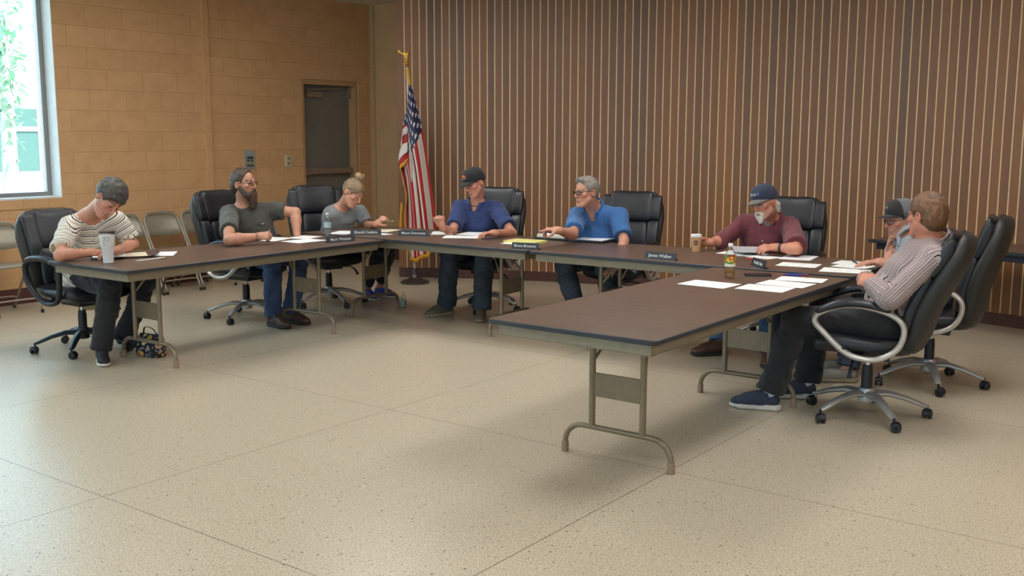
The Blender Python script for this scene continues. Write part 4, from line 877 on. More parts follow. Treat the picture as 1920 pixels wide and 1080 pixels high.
# ================================================================ people: each body one smooth surface polygonised from blended shapes
class Field:
    def __init__(s, h): s.h = h; s.ops = []
    def op(s, fn, lo, hi, k=.02, mode='u'): s.ops.append((fn, np.asarray(lo, float), np.asarray(hi, float), k, mode)); return s
    def rc(s, a, b, ra, rb, k=.02, mode='u'):                     # tapered capsule
        a, b = np.asarray(a, float), np.asarray(b, float); d = b-a; L2 = max(d@d, 1e-9); r = max(ra, rb)
        def fn(X, Y, Z):
            px, py, pz = X-a[0], Y-a[1], Z-a[2]; t = np.clip((px*d[0]+py*d[1]+pz*d[2])/L2, 0, 1)
            return np.sqrt((px-t*d[0])**2+(py-t*d[1])**2+(pz-t*d[2])**2)-(ra+(rb-ra)*t)
        return s.op(fn, np.minimum(a, b)-r, np.maximum(a, b)+r, k, mode)
    def cone(s, a, b, ra, rb, k=.02, mode='u', rnd=.006):         # flat-ended cone (sleeves, cuffs)
        a, b = np.asarray(a, float), np.asarray(b, float); d = b-a; L = np.linalg.norm(d); u = d/L; r = max(ra, rb)
        def fn(X, Y, Z):
            px, py, pz = X-a[0], Y-a[1], Z-a[2]; t = px*u[0]+py*u[1]+pz*u[2]; q = np.sqrt(np.maximum(px*px+py*py+pz*pz-t*t, 0))
            return np.maximum(q-(ra+(rb-ra)*np.clip(t/L, 0, 1)), np.maximum(-t, t-L))
        return s.op(fn, np.minimum(a, b)-r, np.maximum(a, b)+r, k, mode)
    def el(s, c, rad, B=None, k=.02, mode='u'):                   # ellipsoid with axes B (rows)
        c = np.asarray(c, float); B = np.eye(3) if B is None else np.asarray(B); rad = np.asarray(rad, float); R = np.abs(B.T@np.diag(rad)).sum(1)
        def fn(X, Y, Z):
            px, py, pz = X-c[0], Y-c[1], Z-c[2]; q = [px*b[0]+py*b[1]+pz*b[2] for b in B]
            k0 = np.sqrt(sum((x/r)**2 for x, r in zip(q, rad))); k1 = np.sqrt(sum((x/r**2)**2 for x, r in zip(q, rad)))
            return k0*(k0-1)/np.maximum(k1, 1e-6)
        return s.op(fn, c-R, c+R, k, mode)
    def ec(s, a, b, ra, rb, lat, k=.03, mode='u'):                # capsule of elliptical section: ra, rb = (lateral, depth)
        a, b = np.asarray(a, float), np.asarray(b, float); d = b-a; L = np.linalg.norm(d); u = d/L; x = nrm(lat-(lat@u)*u); y = np.cross(u, x); r = max(*ra, *rb)
        def fn(X, Y, Z):
            px, py, pz = X-a[0], Y-a[1], Z-a[2]; t = px*u[0]+py*u[1]+pz*u[2]; tc = np.clip(t/L, 0, 1)
            rx = ra[0]+(rb[0]-ra[0])*tc; ry = ra[1]+(rb[1]-ra[1])*tc; rz = np.minimum(rx, ry); qx = px*x[0]+py*x[1]+pz*x[2]; qy = px*y[0]+py*y[1]+pz*y[2]; qz = t-tc*L
            e = np.sqrt((qx/rx)**2+(qy/ry)**2+(qz/rz)**2); g = np.sqrt((qx/rx**2)**2+(qy/ry**2)**2+(qz/rz**2)**2)
            return e*(e-1)/np.maximum(g, 1e-6)
        return s.op(fn, np.minimum(a, b)-r, np.maximum(a, b)+r, k, mode)
    def cut(s, p, n, k=.004, lo=None, hi=None):                   # remove what lies on the +n side
        p, n = np.asarray(p, float), nrm(n); return s.op(lambda X, Y, Z: (X-p[0])*n[0]+(Y-p[1])*n[1]+(Z-p[2])*n[2], [-9e9]*3 if lo is None else lo, [9e9]*3 if hi is None else hi, k, 'i')
    def solid(s):
        h = s.h; us = [o for o in s.ops if o[4] == 'u']; lo = np.min([o[1] for o in us], 0)-4*h-.01; hi = np.max([o[2] for o in us], 0)+4*h+.01
        dim = np.ceil((hi-lo)/h).astype(int)+1; F = np.full(dim, .25, np.float32); ax = [(lo[i]+h*np.arange(dim[i])).astype(np.float32) for i in range(3)]
        for fn, a, b, k, mode in s.ops:
            i0 = np.clip(np.floor((a-k-3*h-lo)/h), 0, dim-1).astype(int); i1 = np.clip(np.ceil((b+k+3*h-lo)/h)+1, 1, dim).astype(int)
            if (i1 <= i0).any(): continue
            sl = tuple(slice(p, q) for p, q in zip(i0, i1)); X, Y, Z = ax[0][sl[0]][:, None, None], ax[1][sl[1]][None, :, None], ax[2][sl[2]][None, None, :]
            G = fn(X, Y, Z).astype(np.float32); A = F[sl]
            if mode == 'u': e = np.maximum(k-np.abs(A-G), 0)/k; F[sl] = np.minimum(A, G)-e*e*k*.25
            elif mode == 's': G = -G; e = np.maximum(k-np.abs(A-G), 0)/k; F[sl] = np.maximum(A, G)+e*e*k*.25
            else: e = np.maximum(k-np.abs(A-G), 0)/k; F[sl] = np.maximum(A, G)+e*e*k*.25
        return nets(F, h, lo)
def nets(F, h, lo):
    S = F < 0; n = np.array(F.shape)-1; cnt = np.zeros(n, np.uint8); C = [(i, j, k) for i in (0, 1) for j in (0, 1) for k in (0, 1)]
    for i, j, k in C: cnt += S[i:n[0]+i, j:n[1]+j, k:n[2]+k]
    idx = np.argwhere((cnt > 0) & (cnt < 8)); mp = np.full(n, -1, np.int32); mp[tuple(idx.T)] = np.arange(len(idx))
    V = np.zeros((len(idx), 3)); w = np.zeros(len(idx))
    for a in C:
        for d in range(3):
            if a[d]: continue
            b = list(a); b[d] = 1; fa = F[tuple((idx+a).T)]; fb = F[tuple((idx+b).T)]; m = (fa < 0) != (fb < 0)
            t = fa[m]/(fa[m]-fb[m]); p = np.tile(np.array(a, float), (m.sum(), 1)); p[:, d] = t; V[m] += p; w[m] += 1
    V = lo+h*(idx+V/w[:, None]); Q = []
    for d in range(3):
        e1, e2 = (d+1) % 3, (d+2) % 3; sl0 = [slice(None)]*3; sl1 = [slice(None)]*3; sl0[d] = slice(0, -1); sl1[d] = slice(1, None)
        E = np.argwhere(S[tuple(sl0)] != S[tuple(sl1)]); E = E[(E[:, e1] > 0) & (E[:, e2] > 0) & (E[:, e1] < n[e1]) & (E[:, e2] < n[e2])]
        q = []
        for p1, p2 in ((1, 1), (0, 1), (0, 0), (1, 0)): c = E.copy(); c[:, e1] -= p1; c[:, e2] -= p2; q.append(mp[tuple(c.T)])
        q = np.stack(q, 1); fl_ = ~S[tuple(E.T)]; q[fl_] = q[fl_][:, ::-1]; Q.append(q[(q >= 0).all(1)])
    return V, np.concatenate(Q)
def vnorm(V, Q):
    N = np.zeros_like(V); f = np.cross(V[Q[:, 2]]-V[Q[:, 0]], V[Q[:, 3]]-V[Q[:, 1]])
    for k in range(4): np.add.at(N, Q[:, k], f)
    return N/np.maximum(np.linalg.norm(N, axis=1, keepdims=True), 1e-12)
def wob(V, s, seed=0):      # smooth sum-of-waves noise
    r = np.random.RandomState(seed); o = np.zeros(len(V))
    for k in range(7): d = r.normal(size=3)*s; o += np.sin(V@d+r.uniform(0, 6.3))/7*1.8
    return o
def smesh(name, VQ, mats, parent, origin, col=None, pat=None, mi=None, relax=1):
    V, Q = VQ
    for _ in range(relax):                                          # one light smoothing pass
        A = np.zeros_like(V); c = np.zeros(len(V))
        for k in range(4):
            np.add.at(A, Q[:, k], V[Q[:, (k+1) % 4]]); np.add.at(c, Q[:, k], 1)
        V = V*.5+.5*A/np.maximum(c, 1)[:, None]
    me = bpy.data.meshes.new(name); me.vertices.add(len(V)); me.vertices.foreach_set('co', (V-origin).astype(np.float32).ravel())
    me.loops.add(4*len(Q)); me.loops.foreach_set('vertex_index', Q.astype(np.int32).ravel()); me.polygons.add(len(Q)); me.polygons.foreach_set('loop_start', np.arange(0, 4*len(Q), 4, dtype=np.int32))
    me.polygons.foreach_set('use_smooth', np.ones(len(Q), bool))
    for m in (mats if isinstance(mats, list) else [mats]): me.materials.append(m)
    if mi is not None: me.polygons.foreach_set('material_index', mi.astype(np.int32))
    me.update(calc_edges=True); me.validate()
    if col is not None: a = me.attributes.new('Col', 'FLOAT_COLOR', 'POINT'); a.data.foreach_set('color', np.c_[col, np.ones(len(V))].astype(np.float32).ravel())
    if pat is not None: a = me.attributes.new('pat', 'FLOAT_VECTOR', 'POINT'); a.data.foreach_set('vector', pat.astype(np.float32).ravel())
    o = bpy.data.objects.new(name, me); link(o, parent)
    if parent is None: o.location = tuple(origin)
    return o
def ik(a, c, la, lb, pole):
    a, c = np.asarray(a), np.asarray(c); d = c-a; D = np.linalg.norm(d); u = d/D
    if D > .985*(la+lb): s = D/(.985*(la+lb)); la *= s; lb *= s
    x = (la*la-lb*lb+D*D)/(2*D); y = math.sqrt(max(la*la-x*x, 0)); p = np.asarray(pole)-a; p = nrm(p-(p@u)*u); return a+u*x+p*y
def hand(F, wr, d, nb, right, curl=(.35, .45, .3), spread=.05, thumb=(.7, .3), sc=1., each=None):
    """wr wrist, d towards the fingers, nb out of the back of the hand"""
    d = nrm(d); nb = nrm(nb-(nb@d)*d); s = np.cross(nb, d) if right else np.cross(d, nb)      # s points to the thumb side
    F.rc(wr-d*.02*sc, wr+d*.02*sc, .025*sc, .027*sc, .02)
    F.ec(wr+d*.03*sc, wr+d*.082*sc, (.032*sc, .016*sc), (.040*sc, .0135*sc), s, .018)
    for i, (off, ln, r) in enumerate(((.030, .072, .0092), (.0105, .080, .0096), (-.009, .074, .0092), (-.028, .058, .0082))):
        cu = curl if each is None else each[i]
        p = wr+(d*(.088-.006*abs(i-1))+s*off)*sc; a = 0.; sd = nrm(d+s*spread*(1.5-i))
        for q, (fr, c) in enumerate(zip((.46, .31, .23), cu)):
            a += c; v = sd*math.cos(a)-nb*math.sin(a); e = p+v*ln*fr*sc; F.rc(p, e, r*sc*(1-.1*q), r*sc*(.9-.1*q), .006 if q else .010); p = e
    p = wr+(d*.025+s*.026-nb*.004)*sc; v = nrm(d*.62+s*thumb[0]-nb*thumb[1]); e = p+v*.045*sc; F.rc(p, e, .0145*sc, .0115*sc, .014); v2 = nrm(v*.8+d*.5-s*.25*thumb[0]-nb*thumb[1]*.5); F.rc(e, e+v2*.032*sc, .0112*sc, .009*sc, .007)
    return d, nb, s
LIN = lambda r, g, b: np.array(hexl(r, g, b)[:3])
HAIRM = {}
def person(P):
    """P: dictionary of joints (world) and looks; the person's own left is L"""
    nm = P['label']; H, N = np.asarray(P['hip'], float), np.asarray(P['neck'], float); a = nrm(N-H); B = P.get('build', 1.); belly = P.get('belly', 0.)
    SL, SR = np.asarray(P['sl'], float), np.asarray(P['sr'], float); _m, _d = (SL+SR)/2, SL-SR; _w = min(np.linalg.norm(_d), .345*B); SL, SR = _m+nrm(_d)*_w/2, _m-nrm(_d)*_w/2; lc = nrm(SL-SR); fwd = nrm(np.cross(lc, a)); lp = nrm(np.cross(a, np.asarray(P['face'], float))*-1 if False else np.cross(EZ, nrm(V3(P['face'][0], P['face'][1], 0))))
    LA, LB = P.get('arm', (.285, .255)); hs = P.get('head_scale', 1.); hc = np.asarray(P['head'], float); hf = nrm(P['look']); upr = np.asarray(P.get('up', (0, 0, 1)), float); hl = nrm(np.cross(upr, hf)); hu = np.cross(hf, hl); HB = np.array([hl, hf, hu])
    hp = lambda x, y, z: hc+(hl*x+hf*y+hu*z)*hs
    origin = V3(H[0], H[1], 0.)
    arms = {}
    for sd, S in (('L', SL), ('R', SR)):
        wr = np.asarray(P['wrist'+sd], float); E = np.asarray(P['elbow'+sd], float) if 'elbow'+sd in P else ik(S, wr, LA, LB, P.get('pole'+sd, H)); arms[sd] = (S, E, wr)
    legs = {}
    for sd, q in (('L', 1), ('R', -1)):
        hj = H+lp*.088*q*B; an = np.asarray(P['ankle'+sd], float); K = np.asarray(P['knee'+sd], float) if 'knee'+sd in P else ik(hj, an, P.get('leg', (.44, .42))[0], P.get('leg', (.44, .42))[1], hj+nrm(V3(P['face'][0], P['face'][1], 0))+EZ*.6); legs[sd] = (hj, K, an)
    h = P.get('res', .0045); F = Field(h)
    TORSO = [(H-a*.02, H+a*.11, (.160*B, .118*B), (.15*B, .112*B+belly*.6), lp), (H+a*.11+fwd*belly*.5, H+a*.27+fwd*belly*.3, (.15*B+belly*.3, .112*B+belly), (.158*B, .112*B+belly*.4), nrm(lp+lc)), (H+a*.27, N-a*.135, (.158*B, .112*B), (.150*B, .090*B), lc)]
    for p, q, r0, r1, l in TORSO: F.ec(p, q, r0, r1, l, .05)
    for S in (SL, SR): F.rc(N-a*.075, S, .068*B, .052*B, .05); F.rc(N-a*.02, S*.55+N*.45-a*.01, .045, .04, .04)
    # neck and head
    nk = P.get('neckr', .056); F.rc(N-a*.03, hp(0, -.022, -.055), nk*1.06, nk*.96, .035)
    F.el(hp(0, -.012, .032), np.array([.0745, .0965, .092])*hs, HB, .02); F.el(hp(0, .028, -.040), np.array([.055, .065, .078])*hs, HB, .03); F.rc(hp(-.016, .070, -.098), hp(.016, .070, -.098), .017*hs, .017*hs, .02); F.rc(hp(0, .080, -.100), hp(0, .083, -.103), .014*hs, .013*hs, .012)
    for q in (-1, 1):
        F.rc(hp(q*.050, .012, -.050), hp(q*.026, .062, -.095), .017*hs, .015*hs, .02); F.el(hp(q*.044, .062, -.016), np.array([.018, .019, .015])*hs, HB, .018)
        F.el(hp(q*.031, .0965, .010), np.array([.019, .0135, .0115])*hs, HB, .010, 's')
        F.el(hp(q*.031, .079, .009), np.array([.0150, .0135, .0130])*hs, HB, .004)
        F.rc(hp(q*.014, .091, .030), hp(q*.046, .072, .029), .0078*hs, .0045*hs, .012)
        F.el(hp(q*.076, -.012, -.006), np.array([.0095, .0175, .029])*hs, nrm_rows(HB, q), .006); F.el(hp(q*.086, -.008, -.004), np.array([.0045, .0095, .017])*hs, nrm_rows(HB, q), .005, 's')
        F.el(hp(q*.0125, .102, -.031), np.array([.0075, .009, .007])*hs, HB, .006)
    F.rc(hp(0, .091, .020), hp(0, .1145, -.024), .0075*hs, .0105*hs, .009)
    F.rc(hp(-.018, .088, -.0605), hp(0, .0955, -.059), .0055*hs, .0068*hs, .006); F.rc(hp(.018, .088, -.0605), hp(0, .0955, -.059), .0055*hs, .0068*hs, .006); F.rc(hp(-.014, .0895, -.0745), hp(.014, .0895, -.0745), .0075*hs, .0075*hs, .006)
    F.el(hp(0, .104, -.0668), np.array([.024, .012, .0026])*hs, HB, .003, 's')
    ra = P.get('armr', 1.)
    hands = {}
    for sd, (S, E, wr) in arms.items():
        F.rc(S, E, .047*ra, .038*ra, .035); m = E+(wr-E)*.3; F.rc(E, m, .037*ra, .0405*ra, .02); F.rc(m, wr, .0405*ra, .0265*ra, .02)
        hd = P['hand'+sd]; d = np.asarray(hd.get('d', wr-E), float); hands[sd] = (wr,)+hand(F, wr, d, np.asarray(hd.get('n', (0, 0, 1)), float), sd == 'R', hd.get('curl', (.3, .4, .3)), hd.get('spread', .05), hd.get('thumb', (.7, .3)), P.get('hand_scale', 1.), hd.get('each'))
    for sd, (hj, K, an) in legs.items():
        F.rc(hj, K, .078*B, .053, .04); m = K+(an-K)*.3; F.rc(K, m, .052, .054, .03); F.rc(m, an, .054, .036, .03); F.rc(an, an-EZ*.05+nrm(P['toe'+sd])*.05, .028, .022, .02)
    V, Q = F.solid()
    skin = LIN(*P.get('skin', (196, 140, 112))); col = np.tile(skin, (len(V), 1)); q = (V-hc)@HB.T/hs
    def blend(m, c): m = np.clip(m, 0, 1)[:, None]; col[:] = col*(1-m)+np.asarray(c)*m
    head = (np.linalg.norm((V-hc)/hs, axis=1) < .15).astype(float)
    blend(head*.35*np.exp(-((np.abs(q[:, 0])-.042)**2+(q[:, 2]+.025)**2)/.0006)*(q[:, 1] > .03), skin*np.array([1.1, .68, .64])); blend(head*.4*np.exp(-(q[:, 0]**2+(q[:, 2]+.028)**2)/.0003)*(q[:, 1] > .1), skin*np.array([1.1, .68, .64])); blend(head*.3*(np.abs(q[:, 0]) > .074), skin*np.array([1.1, .7, .66]))
    lip = head*np.clip(1.6-np.sqrt((q[:, 0]/.020)**2+((q[:, 2]+.0668)/.0095)**2)*1.4, 0, 1)*(q[:, 1] > .07); blend(lip*.6, skin*np.array([.80, .45, .44])); blend(head*.75*np.clip(1.5-np.abs(q[:, 2]+.0668+.06*np.abs(q[:, 0])*.5)/.0026, 0, 1)*(np.abs(q[:, 0]) < .025)*(q[:, 1] > .07), skin*np.array([.30, .16, .15]))
    bw = LIN(*P.get('brow', (70, 50, 38))); ax_ = np.abs(q[:, 0]); blend(head*P.get('browk', .75)*np.clip(2-np.abs(q[:, 2]-.033-.12*(ax_-.03)*-1)/.0042, 0, 1)*np.clip((ax_-.009)/.004, 0, 1)*np.clip((.056-ax_)/.006, 0, 1)*(q[:, 1] > .04), bw)
    # eyes: dark line of the lids
    for sg in (-1, 1): blend(head*.8*np.clip(1.7-np.sqrt(((q[:, 0]-sg*.031)/.0125)**2+((q[:, 2]-.0075+P.get('lid', 0.))/.0052)**2), 0, 1)*(q[:, 1] > .06), LIN(52, 36, 32))
    if 'stubble' in P: blend(head*P['stubble'][0]*np.clip((-.035-q[:, 2])/.02+np.clip((q[:, 1]-.02)/.05, -1, .4)*.4, 0, 1)*(q[:, 2] > -.14)*(q[:, 1] > -.02), LIN(*P['stubble'][1]))
    if 'tattoo' in P:
        S, E, wr = arms[P['tattoo']]; u = nrm(wr-E); t = (V-E)@u/np.linalg.norm(wr-E); dd = np.linalg.norm(V-E-np.outer((V-E)@u, u), axis=1); blend(((t > .08) & (t < .55) & (dd < .06))*np.clip(wob(V, 70, 3)*2.4+.5, 0, 1)*.75, LIN(52, 54, 60))
    body = smesh('person', (V, Q), M['skin'], None, origin, col); tag(body, nm, 'person')
    part = lambda n_, VQ, m, par=body, **k: smesh(n_, VQ, m, par, origin, **k)
    # ---- shirt
    sh = P['shirt']; g = sh.get('ease', .014); F = Field(.006); hem = sh.get('hem', .0)
    for p, qq, r0, r1, l in TORSO: F.ec(p, qq, (r0[0]+g, r0[1]+g), (r1[0]+g, r1[1]+g), l, .05)
    for S in (SL, SR): F.rc(N-a*.085, S, .066*B+g*.7, .050*B+g*.7, .05); F.rc(N-a*.03, S*.55+N*.45-a*.014, .043+g*.5, .040+g*.5, .04)
    for sd, (S, E, wr) in arms.items():
        fr = sh.get('sleeve', .62); fr = fr[sd] if isinstance(fr, dict) else fr
        if fr <= 1.: F.rc(S, S+(E-S)*fr*.5, .048*ra+g*.8, .047*ra+g, .04); F.cone(S+(E-S)*.08, S+(E-S)*fr, .048*ra+g*.8, .047*ra+g*1.35, .03)
        else:
            F.rc(S, E, .048*ra+g*.8, .041*ra+g*.9, .035); f2 = fr-1; m = E+(wr-E)*.3; F.cone(E-(wr-E)*.02, E+(wr-E)*f2, .042*ra+g, .030*ra+g*.9+(1-f2)*.014, .02)
            if f2 < .8: F.cone(E+(wr-E)*(f2-.16), E+(wr-E)*f2, .046*ra+g, .044*ra+g, .006)
            else: F.cone(E+(wr-E)*(f2-.14), E+(wr-E)*f2, .033*ra+g*.8, .032*ra+g*.8, .006)
    fh = nrm(V3(P['face'][0], P['face'][1], 0))
    if sh.get('long'): F.ec(H+a*.12, H-EZ*.03+fh*.09, (.165*B+g, .13*B+g), (.185*B+g, .155*B+g), lp, .05)
    F.cut(H+a*hem, -a, .01, H-V3(.3, .3, .3), H+V3(.3, .3, .12))
    ncd = sh.get('neck', 'crew'); nb0 = N+a*.0+fwd*.0
    if ncd == 'crew': F.el(N+a*.035+fwd*.02, (.078, .086, .075), np.array([lc, fwd, a]), .01, 's')
    elif ncd == 'scoop': F.el(N+a*.02+fwd*.03, (.092, .095, .085), np.array([lc, fwd, a]), .01, 's'); F.rc(N+fwd*.10, N-a*.15+fwd*.135, .03, .012, .01, 's')
    else:
        F.el(N+a*.04+fwd*.015, (.074, .08, .07), np.array([lc, fwd, a]), .01, 's'); F.rc(N+a*.02+fwd*.085, N-a*ncd+fwd*.135, .046, .010, .01, 's')
    V, Q = F.solid(); Nn = vnorm(V, Q); low = np.clip(1-((V-H)@a)/.35, .25, 1)
    V = V+Nn*(wob(V, 26, 5)*.0035+wob(V, 60, 8)*.0016)[:, None]*low[:, None]
    V = V+Nn*((np.abs(wob(V*np.array([1, 1, .45]), 30, 11))-.3)*.0075+(np.abs(wob(V*np.array([.6, .6, 1.]), 22, 17))-.3)*.006)[:, None]
    t_ = (V-H)@a; pat = np.c_[(V-H)@lc, t_-.55*np.maximum(np.abs((V-H)@lc)-.05, 0), np.zeros(len(V))]; best = np.full(len(V), .0)
    for sd, (S, E, wr) in arms.items():
        for p, qq, off in ((S, E, 0.), (E, wr, np.linalg.norm(E-S))):
            d = qq-p; L = np.linalg.norm(d); u = d/L; tt_ = (V-p)@u; rr_ = V-p-np.outer(np.clip(tt_, 0, L), u); dist = np.linalg.norm(rr_, axis=1); out = ((V-H)@lc)*(1 if sd == 'L' else -1)
            m = (dist < .085*ra) & (tt_ > (.03 if off == 0 else -.02)) & ((out > .165*B) | (off > 0)); e1 = nrm(np.cross(u, a)); e2_ = np.cross(u, e1)
            pat[m] = np.c_[(np.arctan2(rr_@e1, rr_@e2_)*.058)[m], (.35-off-tt_)[m], np.zeros(m.sum())]
    shirt = part('shirt', (V, Q), sh['mat'], pat=pat)
    if sh.get('collar'):
        F = Field(.0036); c0, ax = N-a*.012, nrm(hp(0, -.022, -.055)-N+a*.02); rr = nk+.016; F.cone(c0-ax*.006, c0+ax*.052, rr+.030, rr+.009, .004); F.cone(c0-ax*.02, c0+ax*.09, rr+.013, rr-.002, .004, 's')
        if sh.get('flap', 1): F.rc(c0+fwd*.098+lc*.040-ax*.035, c0+fwd*.078+lc*.058+ax*.02, .012, .014, .012); F.rc(c0+fwd*.098-lc*.040-ax*.035, c0+fwd*.078-lc*.058+ax*.02, .012, .014, .012)
        F.op((lambda X, Y, Z, c0=c0, f=fwd, l=lc, x=ax: np.maximum(-((X-c0[0])*f[0]+(Y-c0[1])*f[1]+(Z-c0[2])*f[2]), np.abs((X-c0[0])*l[0]+(Y-c0[1])*l[1]+(Z-c0[2])*l[2])-.022-.45*((X-c0[0])*x[0]+(Y-c0[1])*x[1]+(Z-c0[2])*x[2]))), c0-.2, c0+.2, .006, 's')
        V, Q = F.solid(); pc = np.c_[(V-c0)@ax, (V-c0)@lc, np.zeros(len(V))]; part('collar', (V, Q), sh['mat'], shirt, pat=pc)
        for i in range(sh.get('buttons', 3)):
            mb = MB(); cb = N-a*(.13+.085*i if not isinstance(ncd, str) else .06+.08*i)+fwd*.3
            d_ = np.linalg.norm(V*0, axis=1); sv = np.array([v.co for v in shirt.data.vertices])+origin; near = np.linalg.norm(sv-cb-np.outer((sv-cb)@fwd, fwd), axis=1) < .012; sv = sv[near]
            if len(sv) == 0: continue
            c = sv[np.argmax(sv@fwd)]; mb.tube([c-fwd*.002-origin, c+fwd*.0025-origin], .0058, 10); obj('button', mb, sh.get('bmat', M['white']), shirt, smooth=True)
        if sh.get('inner') is not None:
            F = Field(.004); F.el(N+fwd*.07-a*.035, (.035, .02, .04), np.array([lc, fwd, a]), .01); part('undershirt', F.solid(), sh['inner'], shirt)
    def on_shirt(x, dn, off=.0015):       # a point on the front of the shirt
        sv = np.array([v.co for v in shirt.data.vertices])+origin; c = N-a*dn+lc*x; rel = sv-c; near = np.linalg.norm(rel-np.outer(rel@fwd, fwd), axis=1) < .011; sv = sv[near]
        return sv[np.argmax(sv@fwd)]+fwd*off-origin if len(sv) else c+fwd*.15-origin
    for nm_, pts, r_, m_ in sh.get('marks', []):
        mb = MB(); mb.tube(cat([on_shirt(*q) for q in pts], 3), r_, 6); obj(nm_, mb, m_, shirt, smooth='all')
    for x0, d0, w0, h0 in sh.get('pockets', []):
        mb = MB(); mb.grid([[on_shirt(x0+w0*(i/5-.5), d0+h0*j/5, .004) for j in range(6)] for i in range(6)]); po = obj('pocket', mb, sh['mat'], shirt, smooth='all'); q_ = po.modifiers.new('t', 'SOLIDIFY'); q_.thickness = .004; q_.offset = 0
        mb = MB(); mb.grid([[on_shirt(x0+w0*1.06*(i/5-.5), d0-.008+.034*j/2, .0075) for j in range(3)] for i in range(6)]); fl2 = obj('pocket_flap', mb, sh['mat'], po, smooth='all'); q_ = fl2.modifiers.new('t', 'SOLIDIFY'); q_.thickness = .004; q_.offset = 0
    # ---- trousers
    tr = P['trousers']; g = tr.get('ease', .012); F = Field(.0062); F.ec(H-a*.025, H+a*.07, (.165*B+g, .120*B+g), (.155*B+g, .112*B+belly*.5+g), lp, .04)
    for sd, (hj, K, an) in legs.items():
        F.rc(hj, K, .083*B+g, .060+g, .05); F.rc(K, K+(an-K)*.35, .058+g, .056+g, .03); F.cone(K+(an-K)*.2, K+(an-K)*tr.get('len', 1.), .058+g, tr.get('cuff', .052)+g, .03)
    F.cut(H+a*.10, a, .01, H-nrm(V3(P['face'][0], P['face'][1], 0))*.05-V3(.22, .22, .12), H-nrm(V3(P['face'][0], P['face'][1], 0))*.05+V3(.22, .22, .3)); V, Q = F.solid(); Nn = vnorm(V, Q); V = V+Nn*(wob(V, 22, 21)*.004+np.abs(wob(V*np.array([1, 1, 1.6]), 38, 4))*.007+np.abs(wob(V, 20, 14))*.005-.003)[:, None]; part('trousers', (V, Q), tr['mat'])
    # ---- shoes
    so = P['shoes']
    for sd, (hj, K, an) in legs.items():
        tv = np.asarray(P['toe'+sd], float); td = nrm(V3(tv[0], tv[1], 0)); ts = np.cross(EZ, td); base = V3(an[0], an[1], P.get('floor'+sd, 0.))-td*.055; S_ = so.get('scale', 1.); pt = math.radians(P.get('pitch'+sd, 0.)); td2 = td*math.cos(pt)+EZ*math.sin(pt); tz = -td*math.sin(pt)+EZ*math.cos(pt)
        w = lambda x, y, z: base+(ts*x+td2*y+tz*z)*S_
        SB = np.array([ts, td2, tz]); F = Field(.0046)
        F.rc(w(0, .03, .055), w(0, .10, .062), .034*S_, .036*S_, .03); F.rc(w(0, .10, .055), w(0, .18, .045), .038*S_, .037*S_, .03); F.el(w(0, .215, .036), np.array([.042, .055, .029])*S_, SB, .03); F.rc(w(0, .075, .088), w(0, .165, .058), .030*S_, .030*S_, .03); F.rc(w(0, .04, .06), w(0, .05, so.get('top', .105)), .036*S_, .040*S_, .02)
        F.cut(w(0, 0, .014), -tz, .004); F.cut(w(0, .05, so.get('top', .105)), tz, .004)
        pass
        mk = np.array(w(0, 0, 0)); V, Q = F.solid(); shoe = part('shoe', (V, Q), so['mat'])
        F = Field(.0046); F.ec(w(0, .025, .013), w(0, .20, .013), (.039*S_, .022*S_), (.048*S_, .020*S_), ts, .01); F.el(w(0, .215, .016), np.array([.047, .064, .019])*S_, SB, .02); F.rc(w(0, .02, .02), w(0, .06, .018), .036*S_, .036*S_, .01); F.cut(w(0, 0, .0015), -tz, .003); F.cut(w(0, 0, .036), tz, .005); part('sole', F.solid(), so['sole'], shoe)
        if 'accent' in so:
            for q in (-1, 1):
                mb = MB(); pts = [w(q*.037, .06, .055), w(q*.041, .10, .040), w(q*.043, .14, .038), w(q*.036, .10, .06), w(q*.03, .07, .075)]; mb.tube([p-origin for p in cat(pts, 4)], .006, 6, sx=1); obj('shoe_patch', mb, so['accent'], shoe, smooth='all')
        if 'lace' in so:
            mb = MB()
            for i in range(4): y = .085+.026*i; z = .100-.010*i; mb.tube([p-origin for p in cat([w(-.024, y, z-.010), w(0, y+.004, z-.001), w(.024, y, z-.010)], 4)], .0034, 6)
            obj('lace', mb, so['lace'], shoe, smooth='all')
        if 'sock' in P:
            F = Field(.005); F.cone(an-EZ*.02, an+(K-an)*.22, .042, .046, .01); part('sock', F.solid(), P['sock'])
    # ---- hair, beard, cap, glasses
    hr = P.get('hair')
    if hr:
        F = Field(.0045); th = hr.get('th', .013); F.el(hp(0, -.014, .034), np.array([.0755+th, .0965+th, .092+th])*hs, HB, .02)
        if hr.get('back', 0): F.el(hp(0, -.062, -.02), np.array([.066+th*.6, .05, .07])*hs, HB, .03)
        if hr.get('quiff'): F.el(hp(0, .045, .098), np.array([.062, .05, .032])*hs, HB, .02)
        if hr.get('puff'): F.el(hp(0, -.02, .06), np.array([.092, .108, .092])*hs, HB, .03)
        fy, fz, sy, sz = hr.get('line', (.088, .085, .03, -.02)); n2 = np.array([sz-fz, -(sy-fy)]); n2 = n2/np.linalg.norm(n2); n2 = n2 if n2[0] > 0 else -n2
        F.cut(hp(0, fy, fz), hf*n2[0]+hu*n2[1], .012); F.cut(hp(0, -.05, hr.get('low', -.07)), -hu+hf*.15, .012)
        for q in (-1, 1): F.el(hp(q*.082, .004, -.012), np.array([.03, .026, .040])*hs, HB, .008, 's')
        V, Q = F.solid(); Nn = vnorm(V, Q); V = V+Nn*(wob(V, hr.get('freq', 90), 2)*hr.get('rough', .002)+wob(V, 210, 6)*.0014)[:, None]; ho = part('hair', (V, Q), hr['mat'])
